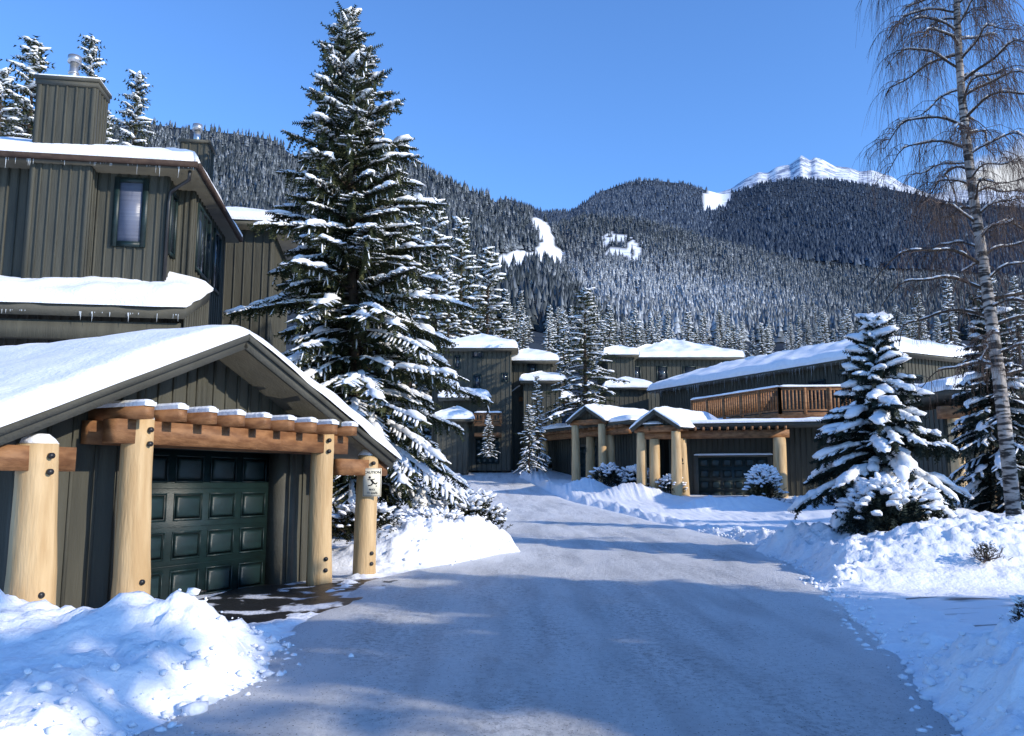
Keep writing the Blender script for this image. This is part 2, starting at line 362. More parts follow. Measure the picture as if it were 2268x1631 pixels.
def wall(mb,p0,p1,z0,z1,sp=.4,bw=.045,bd=.03):
    p0=Vector((p0[0],p0[1],0));p1=Vector((p1[0],p1[1],0));L=(p1-p0).length;d=(p1-p0)/L;n=Vector((d.y,-d.x,0))
    f=z1 if callable(z1) else (lambda t:z1)
    k=max(1,int(round(L/sp)));s=L/k
    for i in range(k):
        a=p0+d*s*i;b=p0+d*s*(i+1);za=f(s*i);zb=f(s*(i+1))
        mb.add([(a.x,a.y,z0),(b.x,b.y,z0),(b.x,b.y,zb),(a.x,a.y,za)],[(0,1,2,3)])
    for i in range(k+1):
        w=bw if 0<i<k else bw*2.2
        c=p0+d*min(max(s*i,w/2),L-w/2);zt=min(f(min(max(s*i-w/2,0),L)),f(min(s*i+w/2,L)))-.01
        if zt<=z0+.05: continue
        q=[c-d*w/2+n*bd,c+d*w/2+n*bd,c+d*w/2-n*.01,c-d*w/2-n*.01]
        mb.hexa([(v.x,v.y,z0+.002) for v in q],[(v.x,v.y,zt) for v in q])
def block(par,x0,x1,y0,y1,z0,z1,name='wall',sp=.4,m='siding'):
    b=MB();wall(b,(x0,y0),(x1,y0),z0,z1,sp);wall(b,(x1,y0),(x1,y1),z0,z1,sp);wall(b,(x1,y1),(x0,y1),z0,z1,sp);wall(b,(x0,y1),(x0,y0),z0,z1,sp)
    b.add([(x0,y0,z1),(x1,y0,z1),(x1,y1,z1),(x0,y1,z1)],[(0,1,2,3)])
    return b.build(name,M[m],par)
def window(par,p0,p1,z0,z1,fw=.09,pm='glass',mull=0,horiz=0,frame='green'):
    p0=Vector((p0[0],p0[1],0));p1=Vector((p1[0],p1[1],0));L=(p1-p0).length;d=(p1-p0)/L;n=Vector((d.y,-d.x,0))
    fr=MB()
    def bx(a,b,za,zb,o0,o1,mb):
        q=[p0+d*a+n*o1,p0+d*b+n*o1,p0+d*b+n*o0,p0+d*a+n*o0]
        mb.hexa([(v.x,v.y,za) for v in q],[(v.x,v.y,zb) for v in q])
    bx(0,fw,z0,z1,.0,.075,fr);bx(L-fw,L,z0,z1,.0,.075,fr);bx(fw,L-fw,z0,z0+fw,.0,.075,fr);bx(fw,L-fw,z1-fw,z1,.0,.075,fr)
    for k in range(mull): x=L*(k+1)/(mull+1);bx(x-.025,x+.025,z0+fw,z1-fw,.03,.065,fr)
    if horiz: zz=z0+(z1-z0)*.3;bx(fw,L-fw,zz-.025,zz+.025,.03,.06,fr)
    w=fr.build('window',M[frame],par)
    g=MB();bx(fw,L-fw,z0+fw,z1-fw,.033,.04,g);g.build('pane',M[pm],w);return w
def logpost(par,x,y,z0,z1,r,bolts=True,face=(0,-1),snowcap=True,seed=0):
    b=MB();k=10;zz=np.linspace(z0,z1,k)
    rs=np.random.RandomState(seed+3)
    t=(zz-z0)/(z1-z0);rad=r*(1.12-.2*t+.03*np.sin(t*5+seed))
    dx=.025*np.sin(t*3+seed)+rs.randn(k)*.003
    b.tube(np.stack([x+dx,y+0*zz,zz],-1),rad,20)
    o=b.build('post',M['log'],par,smooth=True)
    if bolts:
        f=Vector((face[0],face[1],0)).normalized();sd=Vector((-f.y,f.x,0))
        for dz in (z1-.14,z1-.32,z0+.32,z0+.5):
            bb=MB();c=Vector((x,y,dz))+f*r*.88+sd*.02
            bb.tube([tuple(c),tuple(c+f*.06)],[.035,.035],10)
            bb.build('bolt',M['dark'],o)
    if snowcap:
        s=MB();blobs(s,np.array([[x,y,z1]]),np.array([[1.,0,0]]),np.array([[0,1.,0]]),np.array([[0,0,1.]]),np.array([r*.85]),np.array([r*.85]),np.array([.12]),rs,(IV2,IF2),.06,.1)
        s.build('snow_cap',M['snow'],o,smooth=True)
    return o
def garage_door(par,x0,x1,y,z0,z1,rows,cols):
    b=MB();b.box(x0,x1,y,y+.05,z0,z1);w=(x1-x0)/cols;h=(z1-z0)/rows
    for i in range(cols):
        for j in range(rows):
            a0=x0+w*i+w*.1;a1=x0+w*(i+1)-w*.1;c0=z0+h*j+h*.14;c1=z0+h*(j+1)-h*.14
            for (q0,q1,r0,r1) in ((a0,a1,c0,c0+.02),(a0,a1,c1-.02,c1),(a0,a0+.02,c0+.02,c1-.02),(a1-.02,a1,c0+.02,c1-.02)):
                b.box(q0,q1,y-.014,y+.001,r0,r1)
            e=.06
            b.hexa([(a0+.03,y,c0+.03),(a1-.03,y,c0+.03),(a1-.03,y,c1-.03),(a0+.03,y,c1-.03)],[(a0+e+.03,y-.026,c0+e+.03),(a1-e-.03,y-.026,c0+e+.03),(a1-e-.03,y-.026,c1-e-.03),(a0+e+.03,y-.026,c1-e-.03)])
    for j in range(1,rows): b.box(x0,x1,y-.006,y+.001,z0+h*j-.012,z0+h*j-.004)
    return b.build('garage_door',M['green'],par)
def icicles(par,p0,p1,n,seed,l=.3):
    rs=np.random.RandomState(seed);b=MB();p0=np.array(p0,float);p1=np.array(p1,float)
    for k in range(n):
        p=p0+(p1-p0)*rs.rand();L=l*rs.rand()**3+.03;w=.004+.006*rs.rand()
        b.tube([p,p-[0,0,L*.5],p-[0,0,L]],[w,w*.6,.001],4,False)
    o=b.build('icicles',M['ice'],par,kind='stuff');return o
# ================================================================ NEAR GARAGE
G=P(560,1070,12.6)
ga=thing('garage','near dark green garage with snowy gable roof and peeled log posts, left foreground','garage',(G.x,G.y,0),math.atan2(.894,.447))
PZ,SL,XC=3.80,.445,-.48
top=lambda x:PZ-.16-SL*abs(x-XC)
w=MB()
wall(w,(-3.2,.65),(-1.5,.65),-.4,lambda t:top(-3.2+t),.34);wall(w,(1.5,.65),(2.62,.65),-.4,lambda t:top(1.5+t),.34)
wall(w,(-1.5,.65),(XC,.65),2.2,lambda t:top(-1.5+t),.25);wall(w,(XC,.65),(1.5,.65),2.2,lambda t:top(XC+t),.25)
wall(w,(2.62,.65),(2.62,7),-.4,top(2.62),.4);wall(w,(-3.2,7),(-3.2,.65),-.4,top(-3.2),.4)
wall(w,(2.62,7),(XC,7),-.4,lambda t:top(2.62-t),.4);wall(w,(XC,7),(-3.2,7),-.4,lambda t:top(XC-t),.4)
w.build('wall',M['siding'],ga)
f=MB();f.box(-1.5,-1.36,.62,1.0,-.4,2.2);f.box(1.36,1.5,.62,1.0,-.4,2.2);f.box(-1.36,1.36,.62,1.0,2.10,2.2)
f.box(-1.64,-1.503,.60,.649,-.4,2.34);f.box(1.503,1.64,.60,.649,-.4,2.34);f.box(-1.5,1.5,.60,.648,2.203,2.34)
f.build('door_frame',M['trim'],ga)
gd=garage_door(ga,-1.36,1.36,.95,-.16,2.10,4,4)
h=MB();h.box(-.06,.06,.90,.93,-.04,-.01);h.build('handle',M['dark'],gd)
rf=gable_roof(ga,-4.25,3.36,-.22,7.3,XC,PZ,SL,th=.3,res=.11)
posts=[(-3.40,2.05,.235,1),(-2.06,2.42,.205,2),(1.60,2.45,.19,3),(2.85,2.10,.19,4)]
for (x,zt,r,s) in posts: logpost(ga,x,0,-.12,zt,r,True,(-.15 if s<3 else -.55,-1),True,s)
for (y0,y1,x0,x1) in ((-.13,.13,-2.5,2.1),(.45,.60,-2.45,2.06)):
    b=MB();b.box(x0,x1,y0,y1,2.10,2.40);b.build('beam',M['cedar'],ga)
for (x0,x1) in ((-4.15,-3.02),(1.95,3.3)):
    b=MB();b.box(x0,x1,-.12,.12,1.74,2.02);b.build('beam',M['cedar'],ga)
for k in range(9):
    x=-2.28+k*.52
    b=MB();b.box(x-.075,x+.075,-.42,.62,2.403,2.58);t=b.build('rafter_tail',M['cedar'],ga)
    s=MB();snow_quad(s,(x-.075,-.43,2.58),(x+.075,-.43,2.58),(x+.075,.6,2.58),(x-.075,.6,2.58),.07,(1,1,0,1),.06,.06,out=.01,amp=.02);s.build('snow_cap',M['snow'],t,smooth=True)
# sign on last post
wp=Vector((G.x,G.y,0))+Matrix.Rotation(math.atan2(.894,.447),3,'Z')@Vector((2.85,0,0))
fa=Vector((-wp.x,-wp.y,0)).normalized();ang=math.atan2(fa.y,fa.x)+PI/2
sg=thing('caution_sign','cream caution sign with falling figure bolted to log post, MAX 10 km/h','sign',(wp.x+fa.x*.235+.09,wp.y+fa.y*.235,1.62),ang)
b=MB();b.box(-.16,.16,0,.008,-.25,.25);pl=b.build('sign_plate',M['sign'],sg)
b=MB()
for q in ((-.15,.15,.234,.241),(-.15,.15,-.241,-.234),(-.15,-.143,-.234,.234),(.143,.15,-.234,.234)): b.box(q[0],q[1],-.002,0,q[2],q[3])
def line2(p,q,w):
    p=Vector((p[0],-.0015,p[1]));q=Vector((q[0],-.0015,q[1]));d=(q-p).normalized();s=Vector((-d.z,0,d.x))*w/2;o=Vector((0,-.0015,0))
    b.hexa([p-s,p+s,q+s,q-s],[p-s+o,p+s+o,q+s+o,q-s+o])
for a_,c_,w_ in (((-.02,.05),(.02,-.01),.036),((.02,-.01),(.07,-.03),.024),((.07,-.03),(.09,.0),.018),((.02,-.01),(-.02,-.05),.024),((-.02,-.05),(-.07,-.06),.020),((-.02,.05),(-.08,.045),.016),((-.01,.045),(.05,.06),.016)): line2(a_,c_,w_)
b.tube([(-.045,-.0012,.085),(-.045,-.003,.085)],[.022,.022],12);b.tube([(.075,-.0012,-.065),(.075,-.003,-.065)],[.012,.012],10)
b.build('symbol',M['ink'],pl)
def text(s,size,x,z,par,y=-.002,m='ink'):
    cu=bpy.data.curves.new('lettering','FONT');cu.body=s;cu.size=size;cu.align_x='CENTER';cu.extrude=.001;cu.offset=size*.018
    o=bpy.data.objects.new('tmp',cu);C.objects.link(o);dg=bpy.context.evaluated_depsgraph_get()
    me=bpy.data.meshes.new_from_object(o.evaluated_get(dg));bpy.data.objects.remove(o)
    me.transform(Matrix.Translation((x,y,z))@Matrix.Rotation(PI/2,4,'X'));me.materials.clear();me.materials.append(M[m])
    q=bpy.data.objects.new('lettering',me);C.objects.link(q);q.parent=par;return q
text('CAUTION',.064,0,.155,pl);text('MAX',.052,0,-.145,pl);text('10 km/h',.058,0,-.205,pl)
# ================================================================ LEFT HOUSE
K=P(370,450,20)
HR_=math.atan(.155)
ho=thing('house','olive board and batten house with tall chimney above the near garage','house',(K.x,K.y,0),HR_)
w=MB();EZ=9.42
wall(w,(-9,0),(0,0),2,EZ-.1,.23);wall(w,(0,0),(0,1.0),2,EZ-.1,.3);wall(w,(0,1.0),(.42,1.0),2,EZ-.1,.21);wall(w,(.42,1.0),(.42,5.2),2,EZ-.1,.3)
wall(w,(.42,5.2),(-9,5.2),2,EZ-.1,.4);wall(w,(-9,5.2),(-9,0),2,EZ-.1,.4)
w.build('wall',M['siding'],ho)
hip_roof(ho,-9.6,.78,-.6,5.8,EZ,.40,.3)
icicles(ho,(-9.5,-.62,EZ-.15),(.75,-.62,EZ-.15),70,5,.3)
ch=block(ho,-3.02,-1.68,-.45,.35,5.8,11.35,'chimney',.22)
b=MB();b.box(-3.10,-1.60,-.53,.43,11.35,11.43);b.box(-3.07,-1.63,-.5,.4,11.22,11.347);b.build('chimney_cap',M['trim'],ch)
s=MB();snow_quad(s,(-3.08,-.51,11.43),(-1.62,-.51,11.43),(-1.62,.41,11.43),(-3.08,.41,11.43),.08,(1,1,1,1),.12,.12,out=.01);s.build('snow_cap',M['snow'],ch,smooth=True)
b=MB();b.tube([(-2.4,0,11.4),(-2.4,0,12.05)],[.1,.1],16);b.tube([(-2.4,0,12.05),(-2.4,0,12.22)],[.16,.16],16);b.tube([(-2.4,0,11.75),(-2.4,0,11.79)],[.13,.13],16)
b.build('flue',M['steel'],ch)
ch2=block(ho,-.78,.0,4.2,5.0,9,11.85,'chimney',.25)
b=MB();b.box(-.86,.08,4.12,5.08,11.85,11.93);b.build('chimney_cap',M['trim'],ch2)
b=MB();b.tube([(-.4,4.5,11.85),(-.4,4.5,12.35)],[.1,.1],16);b.tube([(-.4,4.5,12.35),(-.4,4.5,12.55)],[.15,.15],16);b.build('flue',M['steel'],ch2)
window(ho,(-1.24,0),(-.44,0),7.36,9.12,.13,'blind')
window(ho,(0,.2),(0,.8),7.3,8.95,.08,'glass')
window(ho,(.42,1.3),(.42,2.9),7.2,9.0,.08,'glass',2)
window(ho,(.42,3.5),(.42,4.5),7.2,9.0,.08,'glass',1)
R=MB();S=MB();zl,zu=5.52,6.5
pl_=((-9,-2.0,zl),(1.02,-2.0,zl),(1.02,.6,zu),(-9,.6,zu));slab(R,*pl_,t=.3);r=R.build('porch_roof',M['trim'],ho)
snow_quad(S,*pl_,th=.36,rnd=(1,1,0,0),res=.16,rr=.4,amp=.09);S.build('roof_snow',M['snow'],r,smooth=True)
icicles(r,(-8,-2.04,zl-.2),(1,-2.04,zl-.2),60,8,.2)
b=MB();b.box(-9,.93,-1.85,-1.6,4.75,5.15);b.build('beam',M['siding'],ho)
for x in (-4.6,.6): logpost(ho,x,-1.7,1.5,4.75,.22,False,snowcap=False,seed=int(x*3)+20)
b=MB();wall(b,(1.0,-1.9),(1.0,.5),4.6,lambda t:5.3+.38*t,.25);b.build('porch_gable',M['siding'],ho)
b=MB();b.tube([(.62,-.5,EZ-.15),(.60,-.45,EZ-.42),(.28,-.15,EZ-.5),(.1,-.08,EZ-.62),(.06,-.07,EZ-.9),(.06,-.07,6.55)],[.045]*6,8);b.build('downspout',M['dark'],ho,smooth=True)
b=MB();b.box(-9.6,.83,-.7,-.6,EZ-.16,EZ-.03);b.box(.78,.88,-.6,5.8,EZ-.16,EZ-.03);b.build('gutter',M['shingle'],ho)
wg=thing('house','olive rear house wing with snowy roof between left house and tall spruce','house',(K.x,K.y,0),HR_)
block(wg,-3,1.6,7.4,12,2,10.3,'wall',.3);hip_roof(wg,-3.4,2.3,6.8,12.6,10.35,.35,.3)
# ================================================================ RIGHT COMPLEX
def tails(par,x0,x1,n,y0,y1,z0,z1,w=.12):
    for k in range(n):
        x=x0+(x1-x0)*k/(n-1);b=MB();b.box(x-w/2,x+w/2,y0,y1,z0,z1);b.build('rafter_tail',M['cedar'],par)
oB=P(1730,1070,42.6)
gb=thing('garage','long low garage with log posts, number 2 and cedar deck above, right of the road','garage',(oB.x,oB.y,0),math.radians(-14))
zb=.75
w=MB();wall(w,(-5.6,1.3),(6.5,1.3),zb-.8,4.5,.28);wall(w,(6.5,1.3),(6.5,9),zb-.8,4.5,.4);wall(w,(6.5,9),(-6.5,9),zb-.8,4.5,.4);wall(w,(-5.6,9),(-5.6,1.3),zb-.8,4.5,.28);w.build('wall',M['siding'],gb)
b=MB();b.box(-6.8,7,-.25,9.2,4.5,4.72);rb=b.build('roof',M['trim'],gb)
s=MB();snow_quad(s,(-6.8,-.25,4.72),(7,-.25,4.72),(7,9.2,4.76),(-6.8,9.2,4.76),.22,(1,1,1,1),.3);s.build('roof_snow',M['snow'],rb,smooth=True)
f=MB();f.box(-4.35,-4.1,1.18,1.29,zb-.5,3.1);f.box(-.55,-.3,1.18,1.29,zb-.5,3.1);f.box(-4.1,-.55,1.18,1.29,2.98,3.1);f.build('door_frame',M['trim'],gb)
garage_door(gb,-4.1,-.55,1.2,zb-.1,2.98,4,6)
s=MB();snow_quad(s,(-4.3,1.0,3.1),(-.3,1.0,3.1),(-.3,1.2,3.1),(-4.3,1.2,3.1),.08,(1,1,0,1),.1,.06,out=.01);s.build('snow_cap',M['snow'],gb,smooth=True)
b=MB();b.box(-6.9,.5,-.16,.16,3.92,4.32);b.build('beam',M['cedar'],gb)
tails(gb,-6.6,.3,18,-.5,1.28,4.325,4.49)
for x,r in ((0,.33),(-4.9,.30),(-6.3,.28)): logpost(gb,x,0,zb-.6,3.92,r,False,snowcap=False,seed=int(10-x))
q=text('2',.45,-4.9,2.6,gb,-.36,'ink');q.name='house_number'
b=MB();b.box(-.12,.12,1.1,1.26,3.0,3.45);b.build('wall_lamp',M['dark'],gb)
dk=thing('deck','cedar deck with slatted railing on the right hand garage roof','deck')
def rail(par,p,q,z0,z1,pn):
    p=Vector(p);q=Vector(q);L=(q-p).length;d=(q-p)/L
    b=MB();b.beam((p.x,p.y,z1),(q.x,q.y,z1),.16,.07);b.beam((p.x,p.y,z1-.12),(q.x,q.y,z1-.12),.05,.1);b.beam((p.x,p.y,z0+.1),(q.x,q.y,z0+.1),.05,.1);b.beam((p.x,p.y,z0-.15),(q.x,q.y,z0-.15),.08,.28)
    n=int(L/.19)
    for k in range(n):
        c=p+d*(k+.5)*L/n;b.box(c.x-.045,c.x+.045,c.y-.02,c.y+.02,z0+.14,z1-.1)
    r=b.build('railing',M['cedar'],par)
    for k in range(pn+1):
        c=p+d*L*k/pn;b=MB();b.box(c.x-.075,c.x+.075,c.y-.075,c.y+.075,z0-.1,z1-.03);b.build('post',M['cedar'],r)
    s=MB();n_=Vector((-d.y,d.x,0))*.08;a_=Vector((p.x,p.y,z1+.035));c_=Vector((q.x,q.y,z1+.035))
    snow_quad(s,a_-n_,c_-n_,c_+n_,a_+n_,.09,(1,1,1,1),.2,.06,out=.02);s.build('rail_snow',M['snow'],r,smooth=True)
ca=P(1735,1070,43.5);cb=P(1538,1070,50.5);cc=P(1905,1070,43.3);cd=P(2085,1070,43.1)
for (p,q,n) in ((cb,ca,5),(ca,cc,3),(cc,cd,3)): rail(dk,(p.x,p.y,0),(q.x,q.y,0),5.3,6.62,n)
b=MB();b.hexa([(ca.x,ca.y,4.98),(cd.x,cd.y,4.98),(cd.x+1,49,4.98),(cb.x,cb.y,4.98)],[(ca.x,ca.y,5.14),(cd.x,cd.y,5.14),(cd.x+1,49,5.14),(cb.x,cb.y,5.14)]);b.build('deck_floor',M['cedar'],dk)
E1=P(1440,1070,66);E2=P(2000,1070,45.8);dv=(E2-E1);dv.z=0
tb=thing('townhouse','long olive townhouse with big sloping snow roof and icicles behind the cedar deck','house',(E1.x,E1.y,0),math.atan2(dv.y,dv.x))
Lh=dv.length
block(tb,.6,Lh-.6,.7,7.2,1,8.85,'wall',.3);r=hip_roof(tb,0,Lh,0,8.2,8.95,.36,.5)
icicles(r,(0,-.03,8.8),(Lh,-.03,8.8),200,3,.8)
for a_ in (5.2,11.5,15.8,19.6): window(tb,(a_,.7),(a_+1.4,.7),6.7,8.0,.1,'glass',1)
window(tb,(Lh-.6,1.4),(Lh-.6,3.0),6.4,7.8,.1,'glass',1);window(tb,(Lh-.6,4.6),(Lh-.6,6.0),6.4,7.8,.1,'glass',1)
oA=P(1197,1070,60)
gc=thing('garage','farther low garage with log posts beside the road bend','garage',(oA.x,oA.y,0),math.atan2(-.887,.46))
za=1.75
w=MB();wall(w,(0,1.0),(11,1.0),za-.8,5.0,.3);wall(w,(11,1),(11,8),za-.8,5,.4);wall(w,(11,8),(0,8),za-.8,5,.4);wall(w,(0,8),(0,1),za-.8,5,.4);w.build('wall',M['siding'],gc)
b=MB();b.box(-.5,11.5,-.3,8.2,5.15,5.38);r=b.build('roof',M['trim'],gc)
s=MB();snow_quad(s,(-.5,-.3,5.38),(11.5,-.3,5.38),(11.5,8.2,5.5),(-.5,8.2,5.5),.3,(1,1,1,1),.3);s.build('roof_snow',M['snow'],r,smooth=True)
garage_door(gc,2.8,6.0,.94,za,za+2.3,4,5)
f=MB();f.box(2.55,2.8,.9,.99,za-.3,za+2.5);f.box(6,6.25,.9,.99,za-.3,za+2.5);f.box(2.8,6,.9,.99,za+2.3,za+2.5);f.build('door_frame',M['trim'],gc)
b=MB();b.box(-.6,11,-.15,.15,4.6,4.98);b.build('beam',M['cedar'],gc)
tails(gc,-.3,10.6,20,-.5,.95,4.985,5.148)
for x in (.6,6.6,8.9): logpost(gc,x,0,za-.8,4.6,.29,False,snowcap=False,seed=int(x)+30)
q=text('3',.45,6.62,3.6,gc,-.36,'ink');q.name='house_number'
def porch(label,px,Y,rz,w_,ln,zr,zg,s=.55):
    o=P(px,1070,Y);t=thing('entry_porch',label,'porch',(o.x,o.y,0),rz)
    gable_roof(t,-w_,w_,-.3,ln,0,zr,s,th=.3,res=.2)
    b=MB();wall(b,(-w_+.35,.25),(0,.25),zr-s*w_+.1,lambda q:zr-.2-s*(w_-.35-q),.25);wall(b,(0,.25),(w_-.35,.25),zr-s*w_+.1,lambda q:zr-.2-s*q,.25);b.build('gable_wall',M['siding'],t)
    b=MB();b.box(-w_+.1,w_-.1,-.1,.14,zr-s*w_-.25,zr-s*w_+.07);b.build('beam',M['cedar'],t)
    for xa in (-w_+.3,w_-.5):
        b=MB();b.box(xa,xa+.2,.15,ln-.3,zr-s*w_-.2,zr-s*w_+.0);b.build('side_beam',M['cedar'],t)
    for x in (-w_+.45,w_-.45): logpost(t,x,0,zg,zr-s*w_-.25,.26,False,snowcap=False,seed=int(px+x*3))
    return t
porch('small snowy gabled porch at left end of the number 2 garage',1460,43.6,math.radians(-42),1.5,5.0,5.45,.2,.62)
porch('small snowy gabled porch over the farther garage entrance',1305,52.5,math.radians(-42),1.5,7,6.45,1.0,.62)
porch('snowy gabled entry porch left of the round leafy spruce, far end of road',1165,62,math.radians(-30),1.9,6,9.0,2.6)
hc=thing('house','far olive three storey house with stepped snowy roofs at the road bend','house')
def xx(px,Y): return P(px,1070,Y).x
block(hc,xx(980,60),xx(1132,60),60,68,2.5,11.3,'wall',.35);hip_roof(hc,xx(975,60),xx(1132,60)+.5,59.4,68.5,11.35,.42,.4)
block(hc,xx(1128,62),xx(1225,62),62.2,70,2.5,10.7,'wall',.35);hip_roof(hc,xx(1105,62),xx(1240,62),61.5,70.6,10.75,.38,.4)
block(hc,xx(955,61),xx(1000,61),61,67,2.5,9.9,'wall',.35);hip_roof(hc,xx(945,61),xx(1018,61),60.4,67,10.0,.3,.35)
block(hc,xx(1160,60),xx(1245,60),60.6,64,3,9.0,'wall',.35);hip_roof(hc,xx(1152,60),xx(1256,60),60,64.5,9.05,.3,.35)
block(hc,xx(965,58.5),xx(1035,58.5),58.8,60.1,2.2,6.0,'wall',.35)
hip_roof(hc,xx(958,58),xx(1048,58),58.0,60.6,6.1,.45,.4,name='porch_roof')
hip_roof(hc,xx(968,59),xx(1085,59),58.9,60.4,7.7,.45,.35,name='porch_roof')
for (a_,b_,c_,d_,m_) in ((1042,1070,765,795,1),(1047,1064,830,860,0),(1110,1126,826,846,0)):
    window(hc,(xx(a_,60),60),(xx(b_,60),60),P(a_,d_,60).z,P(a_,c_,60).z,.1,'glass',m_)
window(hc,(xx(1004,60),60),(xx(1018,60),60),P(990,818,60).z,P(990,788,60).z,.1)
window(hc,(xx(1168,62),62.2),(xx(1190,62),62.2),P(1170,835,62).z,P(1170,800,62).z,.1)
rail(hc,(xx(1050,58.8),58.8,0),(xx(1110,58.8),58.8,0),P(0,935,58.8).z,P(0,915,58.8).z,3)
b=MB();b.box(xx(1050,58.8),xx(1110,58.8),58.9,59.98,4.9,5.15);b.build('balcony_floor',M['cedar'],hc)
garage_door(hc,xx(1052,59),xx(1105,59),59.9,3.0,4.8,4,4)
hd=thing('house','distant olive house with broad snowy hip roofs behind the slim spruce','house')
block(hd,xx(1350,75),xx(1410,75),75,84,6,13.1,'wall',.4);hip_roof(hd,xx(1340,75),xx(1420,75),74.4,85,13.2,.36,.5)
block(hd,xx(1390,78),xx(1640,78),78,88,6,13.3,'wall',.4);hip_roof(hd,xx(1380,78),xx(1655,78),77.3,88.6,13.4,.38,.5)
block(hd,xx(1345,68),xx(1440,68),68,73,4,9.3,'wall',.4);hip_roof(hd,xx(1340,68),xx(1450,68),67.4,74,9.4,.36,.4)
for (a_,b_) in ((1400,1424),(1460,1485),(1520,1550)): window(hd,(xx(a_,78),78),(xx(b_,78),78),11.2,12.6,.1)
he=thing('house','brown cedar trimmed house half hidden behind birch at right edge','house')
block(he,xx(2100,31),xx(2400,31),31,38,.1,4.4,'wall',.35)
b=MB();b.box(xx(2085,31)-.2,xx(2400,31),30.2,30.6,3.95,4.4);b.build('beam',M['cedar'],he)
hip_roof(he,xx(2080,31),xx(2420,31),30,39,5.0,.25,.35)
for px in (2125,2220): logpost(he,xx(px,30.4),30.4,-.3,3.95,.25,False,snowcap=False,seed=px)
# ================================================================ CONIFERS
def shoot_tpl(k,seed=0):
    rs=np.random.RandomState(seed);V=[]
    for i in range(k):
        s=i/k
        for sd in (-1,1):
            w=(1-.45*s)*(.85+.3*rs.rand())
            V+= [(s,0,.05),(s+.16,0,.0),(s+.22,sd*w,-.25+.4*rs.rand())]
        if i%2==0: V+=[(s,.12,0),(s+.15,-.12,0),(s+.15,.1*rs.randn(),-.9*(1-.4*s))]
        else: V+=[(s,-.1,0),(s+.14,.1,0),(s+.2,.1*rs.randn(),.6)]
    V=np.array(V,float);V[:,0]=np.minimum(V[:,0],1.12);return V,np.arange(len(V)).reshape(-1,3)
def put_shoots(mb,O,D,L,W,rs,tpl):
    D=D/(np.linalg.norm(D,axis=1)[:,None]+1e-9)
    Z=np.tile([0,0,1.],(len(D),1));S=np.cross(D,Z)+1e-3*rs.randn(len(D),3);S/=np.linalg.norm(S,axis=1)[:,None]
    U=np.cross(S,D);an=rs.randn(len(D))*.5
    S2=S*np.cos(an)[:,None]+U*np.sin(an)[:,None];U2=np.cross(S2,D)
    V,Fc=tpl
    Wd=O[:,None]+V[None,:,0:1]*L[:,None,None]*D[:,None]+V[None,:,1:2]*W[:,None,None]*S2[:,None]+V[None,:,2:3]*W[:,None,None]*U2[:,None]
    f=(Fc[None]+(np.arange(len(O))*len(V))[:,None,None]).reshape(-1,3)
    mb.add(Wd.reshape(-1,3),f,np.repeat(rs.rand(len(O))**1.6,len(V)))
    return S,U
